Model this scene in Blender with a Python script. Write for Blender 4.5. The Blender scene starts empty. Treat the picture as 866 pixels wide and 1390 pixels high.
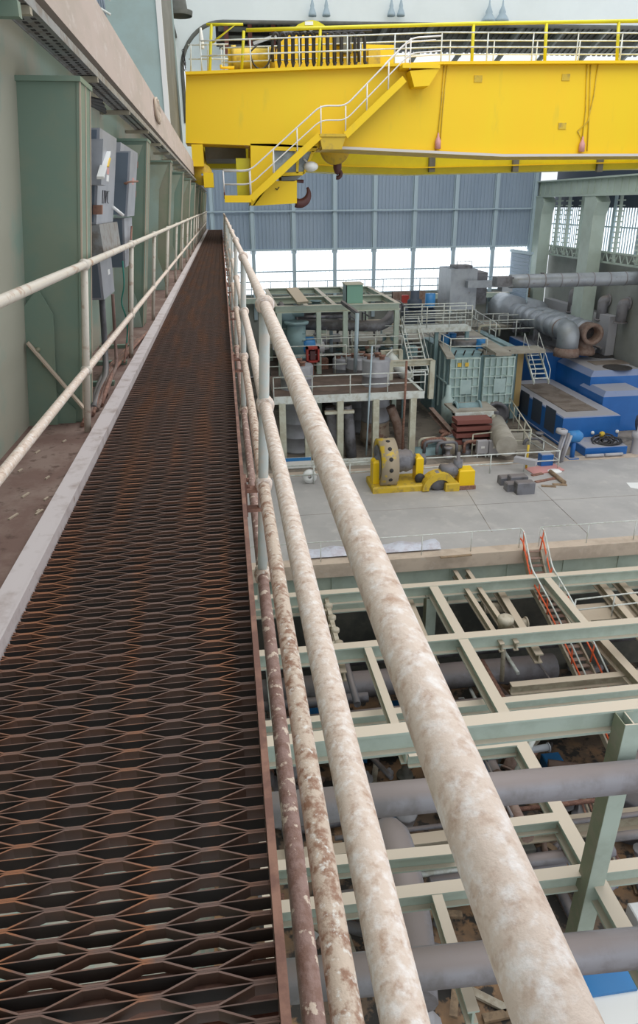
import bpy, math, random
from mathutils import Vector, Matrix
rnd = random.Random(7)
scn = bpy.context.scene
COL = scn.collection
PI = math.pi

# ------------------------------------------------------------------ camera frame
F = 940.0; YAW, PIT, ROL = .1284, .3770, -.010; CZ = 1.5
cy, sy, cp, sp = math.cos(YAW), math.sin(YAW), math.cos(PIT), math.sin(PIT)
FW = Vector((sy*cp, cy*cp, -sp)); R0 = Vector((cy, -sy, 0)); U0 = Vector((sy*sp, cy*sp, cp))
cr, sr = math.cos(ROL), math.sin(ROL)
RT = cr*R0 + sr*U0; UP = -sr*R0 + cr*U0
CAM = Vector((0, 0, CZ))
def ray(px, py): return FW + RT*((px-433)/F) + UP*((695-45-py)/F)
def G(px, py, z):
    d = ray(px, py); return CAM + d*((z-CZ)/d.z)
def AY(px, py, y):
    d = ray(px, py); return CAM + d*(y/d.y)
def AX(px, py, x):
    d = ray(px, py); return CAM + d*(x/d.x)
cd = bpy.data.cameras.new('camera'); cam = bpy.data.objects.new('camera', cd); COL.objects.link(cam)
m = Matrix((RT, UP, -FW)).transposed().to_4x4(); m.translation = CAM
cam.matrix_world = m
cd.sensor_fit = 'VERTICAL'; cd.sensor_height = 36; cd.lens = F*36/1390
cd.shift_y = -45/1390.0
cd.clip_start = .02; cd.clip_end = 500
scn.camera = cam

# ------------------------------------------------------------------ materials
MATS = {}
def mat(name, base, rough=.6, metal=0, c2=None, scale=6, lo=.45, hi=.6, dust=None, bump=0, emit=None, c3=None, s3=20, lo3=.6, hi3=.66, stretch=None):
    if name in MATS: return MATS[name]
    M = bpy.data.materials.new(name); M.use_nodes = True; nt = M.node_tree; N = nt.nodes; L = nt.links
    b = N['Principled BSDF']; b.inputs['Roughness'].default_value = rough; b.inputs['Metallic'].default_value = metal
    tc = N.new('ShaderNodeTexCoord'); vec = tc.outputs['Object']
    if stretch:
        mp = N.new('ShaderNodeMapping'); mp.inputs['Scale'].default_value = stretch; L.new(vec, mp.inputs['Vector']); vec = mp.outputs['Vector']
    col = None
    def noise(s, det=6):
        n = N.new('ShaderNodeTexNoise'); n.inputs['Scale'].default_value = s; n.inputs['Detail'].default_value = det; n.inputs['Roughness'].default_value = .62
        L.new(vec, n.inputs['Vector']); return n
    def ramp(src, a, c):
        r = N.new('ShaderNodeMapRange'); r.inputs[1].default_value = a; r.inputs[2].default_value = c; L.new(src, r.inputs[0]); return r.outputs[0]
    def mix(f, A, B):
        x = N.new('ShaderNodeMix'); x.data_type = 'RGBA'; L.new(f, x.inputs[0])
        for i, v in ((6, A), (7, B)):
            if isinstance(v, tuple): x.inputs[i].default_value = (*v, 1)
            else: L.new(v, x.inputs[i])
        return x.outputs[2]
    cur = tuple(base)
    nn = None
    if c2:
        nn = noise(scale); cur = mix(ramp(nn.outputs['Fac'], lo, hi), cur, tuple(c2))
    if c3:
        n3 = noise(s3, 8); cur = mix(ramp(n3.outputs['Fac'], lo3, hi3), cur, tuple(c3))
    if dust:
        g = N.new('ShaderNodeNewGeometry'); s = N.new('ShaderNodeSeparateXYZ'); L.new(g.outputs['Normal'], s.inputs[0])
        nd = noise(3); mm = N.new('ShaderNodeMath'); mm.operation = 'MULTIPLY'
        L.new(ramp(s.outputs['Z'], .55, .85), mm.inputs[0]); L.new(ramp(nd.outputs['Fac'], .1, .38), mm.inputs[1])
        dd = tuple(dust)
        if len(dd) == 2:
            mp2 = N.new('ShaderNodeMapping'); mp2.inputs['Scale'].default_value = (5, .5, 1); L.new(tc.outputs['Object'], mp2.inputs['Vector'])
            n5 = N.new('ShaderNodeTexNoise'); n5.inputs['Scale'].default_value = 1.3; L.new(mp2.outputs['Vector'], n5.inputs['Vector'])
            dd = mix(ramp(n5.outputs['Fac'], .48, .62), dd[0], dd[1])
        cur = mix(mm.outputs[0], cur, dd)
    if isinstance(cur, tuple): b.inputs['Base Color'].default_value = (*cur, 1)
    else: L.new(cur, b.inputs['Base Color'])
    if bump:
        nb = noise(scale*3 if c2 else 30); bp = N.new('ShaderNodeBump'); bp.inputs['Strength'].default_value = bump; bp.inputs['Distance'].default_value = .01
        L.new(nb.outputs['Fac'], bp.inputs['Height']); L.new(bp.outputs[0], b.inputs['Normal'])
    if emit:
        b.inputs['Emission Color'].default_value = (*emit[0], 1); b.inputs['Emission Strength'].default_value = emit[1]
    MATS[name] = M; return M

mRail = mat('cream_rail_paint', (.70,.57,.475), .5, c2=(.44,.27,.18), scale=42, lo=.50, hi=.74, c3=(.84,.77,.72), s3=48, lo3=.48, hi3=.66, bump=.25)
mRailRust = mat('rusty_brown_rail_paint', (.30,.19,.16), .65, c2=(.22,.12,.09), scale=20, lo=.45, hi=.6, c3=(.62,.50,.40), s3=17, lo3=.57, hi3=.60, bump=.5)
mRailMix = mat('worn_cream_rail_paint', (.60,.48,.38), .55, c2=(.30,.16,.10), scale=28, lo=.48, hi=.62, c3=(.74,.69,.63), s3=40, lo3=.56, hi3=.64, bump=.35)
mRailL = mat('pale_rail_paint', (.62,.56,.48), .5, c2=(.42,.28,.20), scale=11, lo=.56, hi=.68, bump=.2)
mPost = mat('pale_green_post_paint', (.50,.53,.50), .5, c2=(.56,.52,.46), scale=10, bump=.2)
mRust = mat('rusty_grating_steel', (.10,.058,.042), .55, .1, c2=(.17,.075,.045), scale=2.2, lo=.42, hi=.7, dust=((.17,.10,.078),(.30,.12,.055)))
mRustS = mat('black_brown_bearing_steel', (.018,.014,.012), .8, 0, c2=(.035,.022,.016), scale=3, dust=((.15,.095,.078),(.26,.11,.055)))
mRust2 = mat('rusty_steel_edge', (.20,.10,.075), .8, c2=(.32,.17,.12), scale=9, bump=.2)
mKerb = mat('dirty_white_toe_plate', (.56,.50,.50), .6, c2=(.36,.29,.27), scale=7, lo=.5, hi=.72, c3=(.22,.13,.09), s3=18, lo3=.66, hi3=.7)
mLedge = mat('brown_dirt_ledge', (.19,.115,.095), .9, c2=(.27,.19,.16), scale=3, c3=(.12,.07,.055), s3=12, lo3=.55, hi3=.65, bump=.4)
mWall = mat('cream_green_wall_paint', (.36,.35,.28), .6, c2=(.26,.34,.28), scale=.9, lo=.45, hi=.55)
mGreen = mat('sage_green_paint', (.17,.245,.19), .5, c2=(.20,.25,.185), scale=2)
mGreenP = mat('pale_turquoise_paint', (.32,.40,.35), .5, c2=(.30,.33,.25), scale=1.2)
mOlive = mat('olive_paint', (.22,.24,.16), .6, c2=(.26,.25,.18), scale=3)
mEdge = mat('bare_edge_beige', (.50,.40,.31), .7)
mBeige = mat('dusty_beige_runway', (.50,.40,.345), .7, c2=(.44,.36,.30), scale=2, stretch=(1,.4,1), c3=(.56,.48,.43), s3=7, lo3=.55, hi3=.7)
mTray = mat('galvanised_tray', (.30,.30,.30), .5, .3, c2=(.22,.19,.17), scale=12)
mDark = mat('dark_grime', (.03,.03,.03), .9, c2=(.06,.045,.04), scale=6)
mColB = mat('blue_green_column_paint', (.33,.42,.41), .5, c2=(.31,.38,.36), scale=1)
mWhitePl = mat('white_trim_paint', (.72,.70,.68), .5)
mBox = mat('grey_switchgear_paint', (.33,.34,.37), .4, c2=(.28,.29,.32), scale=4)
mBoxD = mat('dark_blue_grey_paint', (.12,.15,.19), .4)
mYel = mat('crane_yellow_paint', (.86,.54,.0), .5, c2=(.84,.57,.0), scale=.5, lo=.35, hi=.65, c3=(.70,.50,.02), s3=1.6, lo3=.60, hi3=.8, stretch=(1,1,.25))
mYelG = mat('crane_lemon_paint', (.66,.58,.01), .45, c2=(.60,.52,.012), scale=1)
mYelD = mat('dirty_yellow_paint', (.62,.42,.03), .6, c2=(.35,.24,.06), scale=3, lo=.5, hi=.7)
mCable = mat('black_cable_rubber', (.03,.028,.03), .6)
mGlassG = mat('cab_window_glass', (.16,.19,.19), .15, c2=(.32,.36,.36), scale=1.5)
mHook = mat('dark_red_hook_steel', (.10,.035,.035), .5)
mPaleWall = mat('pale_end_wall_paint', (.88,.93,.92), .6, c2=(.85,.90,.89), scale=.4)
mBlueWall = mat('blue_grey_cladding', (.30,.37,.46), .55, c2=(.26,.33,.42), scale=.25, stretch=(1,1,.3))
mMull = mat('blue_grey_mullion', (.42,.52,.58), .5)
mPane = mat('backlit_white_pane', (.8,.85,.9), .6, emit=((.92,.96,1), 1.15))
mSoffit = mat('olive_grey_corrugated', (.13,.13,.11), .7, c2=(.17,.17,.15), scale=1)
mConc = mat('grey_concrete', (.43,.41,.395), .55, c2=(.36,.345,.335), scale=.35, lo=.4, hi=.62, c3=(.49,.47,.44), s3=1.3, lo3=.55, hi3=.75)
mConcB = mat('beige_concrete', (.54,.44,.35), .8, c2=(.45,.36,.285), scale=1.2, c3=(.50,.43,.36), s3=4, lo3=.6, hi3=.7)
mMachFl = mat('oil_stained_floor', (.26,.22,.18), .8, c2=(.10,.085,.07), scale=.5, c3=(.30,.25,.20), s3=1.5, lo3=.55, hi3=.65)
mPit = mat('brown_pit_floor', (.17,.12,.085), .85, c2=(.36,.21,.11), scale=.35, c3=(.05,.045,.04), s3=1.2, lo3=.5, hi3=.56)
mPitW = mat('dark_pit_wall', (.12,.125,.11), .85, c2=(.20,.19,.16), scale=.6)
mGB = mat('green_beam_dusty', (.46,.54,.47), .55, c2=(.41,.48,.41), scale=1.5, dust=(.58,.50,.40))
mGBD = mat('beige_beam_dusty', (.40,.36,.27), .7, c2=(.30,.26,.19), scale=2, dust=(.52,.43,.33))
mPipeG = mat('grey_insulated_pipe', (.27,.26,.28), .6, c2=(.20,.185,.19), scale=1.3, dust=(.25,.21,.20))
mPipeD = mat('dark_grey_pipe', (.18,.18,.20), .5, c2=(.10,.095,.10), scale=1.5, dust=(.19,.165,.16))
mPipeC = mat('cream_pipe', (.48,.43,.34), .6, c2=(.36,.3,.22), scale=3)
mSilver = mat('silver_lagging', (.36,.38,.41), .42, .35, c2=(.30,.32,.35), scale=1.2, c3=(.24,.22,.21), s3=2.5, lo3=.62, hi3=.7)
mSilvR = mat('rusty_lagging', (.27,.19,.155), .7, c2=(.20,.12,.09), scale=3)
mBlue = mat('machine_blue_paint', (.01,.115,.38), .4, c2=(.014,.13,.42), scale=.6, dust=(.36,.35,.37))
mBlueTop = mat('dusty_grey_louvre', (.22,.18,.15), .8, c2=(.15,.115,.09), scale=1)
mBlueL = mat('bright_blue_paint', (.03,.20,.48), .4)
mTurq = mat('pale_turquoise_casing', (.50,.63,.61), .5, c2=(.42,.54,.53), scale=.9, c3=(.46,.52,.50), s3=3, lo3=.58, hi3=.66)
mTurqD = mat('mid_turquoise_casing', (.24,.36,.38), .55, c2=(.20,.29,.31), scale=.8)
mSteelW = mat('white_steel_rail', (.66,.69,.66), .5, c2=(.52,.52,.46), scale=3)
mCreamS = mat('cream_steel', (.55,.55,.45), .6, c2=(.45,.42,.32), scale=1.5, dust=(.50,.44,.34))
mBrownFl = mat('brown_platform_floor', (.11,.075,.058), .85, c2=(.16,.11,.085), scale=1)
mBeigeFl = mat('beige_platform_floor', (.36,.33,.28), .8, c2=(.27,.245,.20), scale=.7)
mRed = mat('red_box_paint', (.36,.035,.025), .5)
mRedBr = mat('red_brown_paint', (.22,.075,.06), .7)
mGreenB = mat('mint_cabinet_paint', (.20,.40,.32), .5)
mOrange = mat('orange_handrail_paint', (.85,.14,.045), .5)
mWood = mat('timber', (.30,.21,.13), .8, c2=(.20,.14,.09), scale=4)
mGreyC = mat('grey_cabinet_paint', (.42,.41,.43), .5)
mSheet = mat('white_plastic_sheet', (.62,.64,.72), .35, c2=(.5,.47,.52), scale=2)
mTank = mat('grey_tank_lagging', (.35,.35,.38), .45, .2, c2=(.30,.30,.32), scale=1)
mTankB = mat('beige_tank_lagging', (.34,.27,.20), .7, c2=(.20,.11,.08), scale=1.5, lo=.5, hi=.6)
mWhiteL = mat('white_label', (.8,.8,.78), .5)
mPinkL = mat('pink_label', (.62,.30,.28), .5)
mYelL = mat('yellow_label', (.75,.5,.06), .5)
mGreyWall = mat('grey_block_wall', (.30,.31,.29), .7, c2=(.26,.27,.25), scale=.5)
mNavy = mat('dark_blue_cladding', (.045,.06,.09), .6)
mColR = mat('pale_green_column_paint', (.46,.53,.47), .5, c2=(.42,.48,.42), scale=.8)

# ------------------------------------------------------------------ mesh builder
LEAN = 0                                              # inward batter of the runway wall (metres per metre of height)
def LEAN_F(v): return Vector((v.x + LEAN*max(0, v.z), v.y, v.z))
class MB:
    def __init__(s): s.v = []; s.f = []; s.sm = []
    def add(s, vs, fs, smooth=False):
        n = len(s.v); s.v += [Vector(v) for v in vs]
        for f in fs: s.f.append([i+n for i in f]); s.sm.append(smooth)
        return s
    def box(s, x0, x1, y0, y1, z0, z1):
        if x0 > x1: x0, x1 = x1, x0
        if y0 > y1: y0, y1 = y1, y0
        if z0 > z1: z0, z1 = z1, z0
        return s.add([(x0,y0,z0),(x1,y0,z0),(x1,y1,z0),(x0,y1,z0),(x0,y0,z1),(x1,y0,z1),(x1,y1,z1),(x0,y1,z1)],
                     [(0,3,2,1),(4,5,6,7),(0,1,5,4),(1,2,6,5),(2,3,7,6),(3,0,4,7)])
    def bbox(s, x0, x1, y0, y1, z0, z1, b=.05):      # box with chamfered top edges
        s.add([(x0,y0,z0),(x1,y0,z0),(x1,y1,z0),(x0,y1,z0),(x0,y0,z1-b),(x1,y0,z1-b),(x1,y1,z1-b),(x0,y1,z1-b),
               (x0+b,y0+b,z1),(x1-b,y0+b,z1),(x1-b,y1-b,z1),(x0+b,y1-b,z1)],
              [(0,3,2,1),(0,1,5,4),(1,2,6,5),(2,3,7,6),(3,0,4,7),(4,5,9,8),(5,6,10,9),(6,7,11,10),(7,4,8,11),(8,9,10,11)])
        return s
    def beam(s, p, q, w, h, up=(0,0,1), drop=0):     # solid bar p->q, w wide, h deep, top at p-drop
        p = Vector(p); q = Vector(q); d = (q-p).normalized(); u = Vector(up); sd = d.cross(u).normalized(); u = sd.cross(d)
        vs = []
        for c in (p, q):
            for a, b in ((-1,-1),(1,-1),(1,1),(-1,1)):
                vs.append(c + sd*(a*w/2) + u*(b*h/2 - drop))
        return s.add(vs, [(0,1,2,3),(7,6,5,4),(0,4,5,1),(1,5,6,2),(2,6,7,3),(3,7,4,0)])
    def ibeam(s, p, q, w, h, t=.03, up=(0,0,1)):     # I section, p,q on top surface centre line
        s.beam(p, q, w, t, up, t/2); s.beam(p, q, w, t, up, h-t/2); s.beam(p, q, t, h-2*t, up, h/2); return s
    def tube(s, pts, r, n=12, cap=True, rs=None):
        pts = [Vector(p) for p in pts]; k = len(pts); d0 = (pts[1]-pts[0]).normalized()
        ref = Vector((0,0,1)) if abs(d0.z) < .9 else Vector((1,0,0)); a = d0.cross(ref).normalized()
        vs = []
        for i in range(k):
            if i == 0: d = d0
            elif i == k-1: d = (pts[i]-pts[i-1]).normalized()
            else: d = ((pts[i]-pts[i-1]).normalized() + (pts[i+1]-pts[i]).normalized()).normalized()
            a = (a - d*a.dot(d)).normalized(); b = d.cross(a)
            rr = rs[i] if rs else r
            for j in range(n):
                t = 2*PI*j/n; vs.append(pts[i] + (a*math.cos(t) + b*math.sin(t))*rr)
        fs = [(i*n+j, i*n+(j+1)%n, (i+1)*n+(j+1)%n, (i+1)*n+j) for i in range(k-1) for j in range(n)]
        s.add(vs, fs, True)
        if cap:
            m = len(s.v)-k*n
            s.f.append([m+j for j in range(n)][::-1]); s.sm.append(False)
            s.f.append([m+(k-1)*n+j for j in range(n)]); s.sm.append(False)
        return s
    def lathe(s, c, axis, prof, n=24, smooth=True):  # prof: (distance along axis, radius)
        c = Vector(c); ax = Vector(axis).normalized(); ref = Vector((0,0,1)) if abs(ax.z) < .9 else Vector((1,0,0))
        a = ax.cross(ref).normalized(); b = ax.cross(a); vs = []
        for h, r in prof:
            for j in range(n):
                t = 2*PI*j/n; vs.append(c + ax*h + (a*math.cos(t)+b*math.sin(t))*max(r, 1e-4))
        k = len(prof)
        fs = [(i*n+j, i*n+(j+1)%n, (i+1)*n+(j+1)%n, (i+1)*n+j) for i in range(k-1) for j in range(n)]
        return s.add(vs, fs, smooth)
    def ball(s, c, r, n=12, sq=(1,1,1)):
        c = Vector(c); vs = []; m = n//2
        for i in range(m+1):
            ph = PI*i/m
            for j in range(n):
                t = 2*PI*j/n; vs.append(c + Vector((math.sin(ph)*math.cos(t)*r*sq[0], math.sin(ph)*math.sin(t)*r*sq[1], math.cos(ph)*r*sq[2])))
        fs = [(i*n+j, (i+1)*n+j, (i+1)*n+(j+1)%n, i*n+(j+1)%n) for i in range(m) for j in range(n)]
        return s.add(vs, fs, True)
    def prism(s, poly, ext):                         # planar polygon extruded by a vector
        poly = [Vector(p) for p in poly]; n = len(poly); e = Vector(ext)
        vs = poly + [p+e for p in poly]
        return s.add(vs, [list(range(n))[::-1], [n+i for i in range(n)]] + [(i, (i+1)%n, n+(i+1)%n, n+i) for i in range(n)])
    def build(s, name, M, parent=None):
        off = Vector(parent.location) if parent is not None else Vector((0,0,0))
        par = parent
        while par is not None and par.parent is not None:
            par = par.parent; off += Vector(par.location)
        if LEAN: s.v = [LEAN_F(v) for v in s.v]
        me = bpy.data.meshes.new(name); me.from_pydata([tuple(v-off) for v in s.v], [], s.f)
        me.polygons.foreach_set('use_smooth', s.sm); me.materials.append(M); me.update()
        import bmesh
        bm = bmesh.new(); bm.from_mesh(me); bmesh.ops.recalc_face_normals(bm, faces=bm.faces); bm.to_mesh(me); bm.free()
        o = bpy.data.objects.new(name, me); COL.objects.link(o)
        if parent is not None: o.parent = parent
        return o
def tag(o, label, cat, group=None, kind=None):
    if label: o['label'] = label
    if cat: o['category'] = cat
    if group: o['group'] = group
    if kind: o['kind'] = kind
    return o
def thing(name, label, cat, loc=(0,0,0), group=None):
    o = bpy.data.objects.new(name, None); COL.objects.link(o); o.location = loc; o.empty_display_size = .1
    return tag(o, label, cat, group)
def one(name, label, cat, mb, M, group=None, kind=None): return tag(mb.build(name, M), label, cat, group, kind)
def struct(name, mb, M, parent=None):
    o = mb.build(name, M, parent)
    if parent is None: o['kind'] = 'structure'
    return o
def dup(root, delta, label=None):
    r = root.copy(); COL.objects.link(r); r.location = Vector(root.location) + Vector(delta)
    if label: r['label'] = label
    for ch in root.children:
        c = ch.copy(); COL.objects.link(c); c.parent = r
        for g in ch.children:
            d = g.copy(); COL.objects.link(d); d.parent = c
    return r
def arc(c, r, a0, a1, n, u, w):
    c = Vector(c); u = Vector(u); w = Vector(w)
    return [c + u*(r*math.cos(a0+(a1-a0)*i/n)) + w*(r*math.sin(a0+(a1-a0)*i/n)) for i in range(n+1)]
def bend(pts, r=.5, n=5):                            # round the corners of a polyline
    pts = [Vector(p) for p in pts]; out = [pts[0]]
    for i in range(1, len(pts)-1):
        a = (pts[i-1]-pts[i]); b = (pts[i+1]-pts[i]); ra = min(r, a.length*.45, b.length*.45)
        A = pts[i]+a.normalized()*ra; B = pts[i]+b.normalized()*ra
        for k in range(n+1):
            t = k/n; out.append(A*(1-t)**2 + pts[i]*2*t*(1-t) + B*t*t)
    out.append(pts[-1]); return out
def railing(label, pts, h=1.05, nr=2, r=.03, sp=1.8, M=None, group=None, name='guard_rail'):
    M = M or mSteelW; pts = [Vector(p) for p in pts]; t = thing(name, label, 'railing', pts[0], group)
    for k in range(nr):
        z = h*(nr-k)/nr
        MB().tube([p+Vector((0,0,z)) for p in pts], r, 6).build('top_rail' if k == 0 else 'mid_rail', M, t)
    for i in range(len(pts)-1):
        d = pts[i+1]-pts[i]; n = max(1, round(d.length/sp))
        for j in range(n+(1 if i == len(pts)-2 else 0)):
            p = pts[i] + d*(j/n); MB().tube([p, p+Vector((0,0,h))], r*.95, 6).build('post', M, t)
    return t
def steps(label, p, q, w, M, rail=True, side=(1,0,0), group=None, hr=.9):   # p top, q bottom
    p = Vector(p); q = Vector(q); sd = Vector(side).normalized(); t = thing('steel_stairs', label, 'stairs', q, group)
    for k in (-1, 1): MB().beam(p+sd*k*w/2, q+sd*k*w/2, .06, .2).build('stringer', M, t)
    n = max(3, int(abs(p.z-q.z)/.22)); d = (q-p); b = MB(); hd = Vector((d.x, d.y, 0)).normalized()
    for i in range(1, n):
        c = p + d*(i/n); b.beam(c-sd*w/2, c+sd*w/2, .2, .04)
    b.build('treads', M, t)
    if rail:
        for k in (-1, 1):
            a = p+sd*k*w/2; e = q+sd*k*w/2; u = Vector((0,0,hr))
            MB().tube([a+u, e+u], .025, 6).build('handrail', mSteelW, t)
            for f in (0, .5, 1):
                c = a+(e-a)*f; MB().tube([c, c+u], .022, 6).build('baluster', mSteelW, t)
    return t

# ================================================================== WALKWAY
YW = 50.0
walk = thing('grating_walkway', 'long rusty brown steel grating walkway beside the green runway wall', 'walkway', (-.43, 0, 0))
def gfor(y): return .04
b = MB(); XL_, XR_ = -.87, .025; per = .235; dp = .032; th = .0042
y = .55; i = 0
bs = MB()
def bar(bm, x0, y0, x1, y1, th=.0042, dp=.032):
    dx, dy = x1-x0, y1-y0; l = math.hypot(dx, dy); nx, ny = -dy/l*th/2, dx/l*th/2
    n = len(bm.v)
    for z in (0, -dp):
        for (a, c) in ((x0+nx, y0+ny), (x1+nx, y1+ny), (x1-nx, y1-ny), (x0-nx, y0-ny)): bm.v.append(Vector((a, c, z)))
    for f in ((3,2,1,0), (0,1,5,4), (1,2,6,5), (2,3,7,6), (3,0,4,7)): bm.f.append([n+k for k in f]); bm.sm.append(False)
while y < YW:
    g = .0375
    bar(bs, XL_, y, XR_, y, .003, .038)
    ph = 0 if i % 2 == 0 else per/2
    near = y < 14
    x = XL_ - ((XL_ - .01 - ph) % per) - per
    # crimped bar: flat where it is riveted, sloped between
    flat = .022; xs = []
    k = 0; xx = -per*6 + ph
    while xx < XR_+per:
        xs += [(xx-flat, y+g-.004), (xx+flat, y+g-.004), (xx+per/2-flat, y+.004), (xx+per/2+flat, y+.004)] if near else [(xx, y+g), (xx+per/2, y)]
        xx += per
    for p, q in zip(xs, xs[1:]):
        if q[0] <= XL_ or p[0] >= XR_: continue
        (x0, y0), (x1, y1) = p, q
        if x0 < XL_: t = (XL_-x0)/(x1-x0); y0 += (y1-y0)*t; x0 = XL_
        if x1 > XR_: t = (XR_-x0)/(x1-x0); y1 = y0+(y1-y0)*t; x1 = XR_
        bar(b, x0, y0, x1, y1)
    y += g; i += 1
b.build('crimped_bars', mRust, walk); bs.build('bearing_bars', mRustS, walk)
MB().box(.026, .046, .3, YW, -.17, .075).build('side_stringer', mRust2, walk)
MB().box(-.915, -.885, .3, YW, -.17, -.035).build('side_stringer', mRust2, walk)
k = 1.0
while k < YW:
    MB().ibeam((-.9, k, -.04), (.03, k, -.04), .07, .12, .01).build('cross_bearer', mRust2, walk); k += 2.4
one('toe_plate', 'dirty white steel toe plate running along the left edge of the grating', 'kerb', MB().box(-.985, -.878, .3, YW, .0, .045).box(-.885, -.875, .3, YW, -.05, .05), mKerb)
# shelf of the crane girder between toe plate and wall
one('runway_ledge', 'brown dirt-covered steel ledge between the toe plate and the green wall', 'ledge', MB().box(-1.56, -.986, -1, YW+1, -.10, 0.0), mLedge)
litter = [(120,735,.05),(30,715,.05),(12,745,.06),(62,690,.03),(50,735,.02),(25,680,.03),(75,718,.03),(98,640,.03),(48,655,.04),(145,505,.05),(185,420,.08)]
for q in litter:
    p = G(q[0]*.87 if q[0] > 90 else q[0], q[1]-40, .004)
    if p.x > -1.0: p.x = -1.05
    if p.x < -1.4: p.x = -1.38
    one('debris_flake', 'small pale flake of rubble lying on the brown ledge', 'debris', MB().beam(p, p+Vector((q[2]*.5, q[2], .004)), .012, .008), mEdge, 'flakes of debris on the ledge')

# ---------------- handrail on the hall side (four pipes on long posts)
hr = thing('walkway_handrail', 'worn cream pipe handrail with four rails on the hall side of the walkway', 'handrail', (.2, 3.63, 0))
rails = [(.2, 1.02, .030, mRail, 'top_rail'), (.182, .485, .0335, mRail, 'middle_rail'), (.155, .022, .0325, mRailMix, 'lower_rail'), (.126, -.565, .033, mRailRust, 'bottom_rail')]
for x, z, r, M, nm in rails:
    pts = [(x, .12+.6*k if k < 12 else .12+7.2+(k-12)*3.0, z - (max(0, 1-(.12+.6*k)/3.7)*.055 if nm == 'top_rail' else 0)) for k in range(27)]
    MB().tube(pts, r, 24 if nm == 'top_rail' else 16).build(nm, M, hr)
yp = 3.68; n = 0
while yp < YW:
    pts = [(x, yp, z) for x, z, r, M, nm in rails]
    top, bot = Vector(pts[0]), Vector(pts[3]); bot = bot + (bot-top)*.12
    po = MB().tube([top, bot], .029, 14).build('post', mPost, hr)
    for j, (x, z, r, M, nm) in enumerate(rails):
        c = MB(); c.ball((x, yp, z), .052, 14, (1, .8, 1)); c.lathe((x, yp-.055, z), (0,1,0), [(0,r),(0,r+.012),(.11,r+.012),(.11,r)], 16)
        c.build('collar', mRail if j < 3 else mRailMix, po)
    c = MB(); c.box(.03, bot.x+.03, yp-.03, yp+.03, -.02, .0); c.box(.045, .058, yp-.07, yp+.07, -.15, .06); c.box(.03, bot.x+.03, yp-.03, yp+.03, -.14, -.12)
    c.tube([(.058, yp-.05, .03), (.075, yp-.05, .03)], .012, 6); c.tube([(.058, yp+.05, .03), (.075, yp+.05, .03)], .012, 6)
    c.build('post_bracket', mRust2, po)
    yp += 3.62

# ---------------- handrail on the wall side
hl = thing('wall_side_handrail', 'pale cream two-rail pipe handrail between the ledge and the walkway', 'handrail', (-1.02, 5.1, 0))
for z, r, M, nm in ((1.145, .026, mRailL, 'top_rail'), (.445, .026, mRail, 'middle_rail')):
    MB().tube([(-1.035+.108*z, .3+2*k, z) for k in range(26)], r, 14).build(nm, M, hl)
yp = 4.93-2.63
while yp < YW:
    po = MB().tube([(-1.037, yp, -.02), (-1.035+.108*1.145, yp, 1.145)], .0235, 12).build('post', mRailL, hl)
    for z in (1.145, .445): MB().ball((-1.035+.108*z, yp, z), .04, 12).build('collar', mRailL, po)
    yp += 2.63

# ================================================================== LEFT RUNWAY WALL
struct('wall_left_lower', MB().box(-1.75, -1.5, -2, 62, -25, -.1), mWall)
LEAN = .12
struct('wall_left', MB().box(-1.75, -1.5, -2, 57.5, -.1, 2.6), mWall)
LEAN = 0
mPan = mWall
# ledge-level bottom flange seen from below
struct('trim_1', MB().box(-1.5, -1.0, -2, YW+1, -.55, -.12), mGBD)
# beige runway girder edge
one('crane_runway_girder', 'long beige dusty crane runway girder edge above the green wall', 'crane runway',
    MB().box(-1.9, -.97, -1, 58, 2.65, 3.18), mBeige)
one('crane_rail', 'dark steel crane rail on top of the beige runway girder', 'rail', MB().ibeam((-1.55, -1, 3.31), (-1.55, 58, 3.31), .08, .12, .02), mRust2)
tr = thing('cable_tray', 'grey perforated cable tray hung under the beige runway girder', 'cable tray', (-1.1, 0, 2.6))
b = MB().box(-1.06, -.90, -1, 57, 2.46, 2.466).box(-.905, -.898, -1, 57, 2.45, 2.505).box(-1.065, -1.058, -1, 57, 2.45, 2.505)
b.build('tray_channel', mTray, tr)
b = MB(); yy = 3.6
while yy < 14:
    b.box(-1.03, -1.005, yy, yy+.04, 2.457, 2.4605); b.box(-.965, -.94, yy, yy+.04, 2.457, 2.4605); yy += .09
b.build('perforations', mDark, tr)['kind'] = 'stuff'
for r_, x_ in ((.016, -1.03), (.02, -.98), (.014, -.94)): MB().tube([(x_, k*3, 2.487+.006*(k % 2)) for k in range(20)], r_, 8).build('cable', mCable, tr)
yy = 4.3
while yy < 56:
    MB().box(-1.2, -.90, yy, yy+.05, 2.415, 2.455).build('support_bracket', mGBD, tr); yy += 2.1
# wide arm at top left
one('tray_arm', 'green angle arm holding the cable tray at the top left corner', 'bracket', MB().box(-1.2, -.89, 4.0, 4.06, 2.34, 2.41), mGreen)
# dark conduit bundle under the girder
for k in range(4):
    one('ceiling_conduit', 'dark cable sagging from under the girder into the switch boxes', 'cable', MB().tube(bend([(-1.16+.03*k, 8.6-.3*k, 2.44), (-1.14, 7.7-.2*k, 2.40), (-1.13, 6.6+.2*k, 2.34), (-1.12, 6.45+.2*k, 2.05)], .5), .02, 8), mCable, 'cables above the switch boxes')

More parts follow.
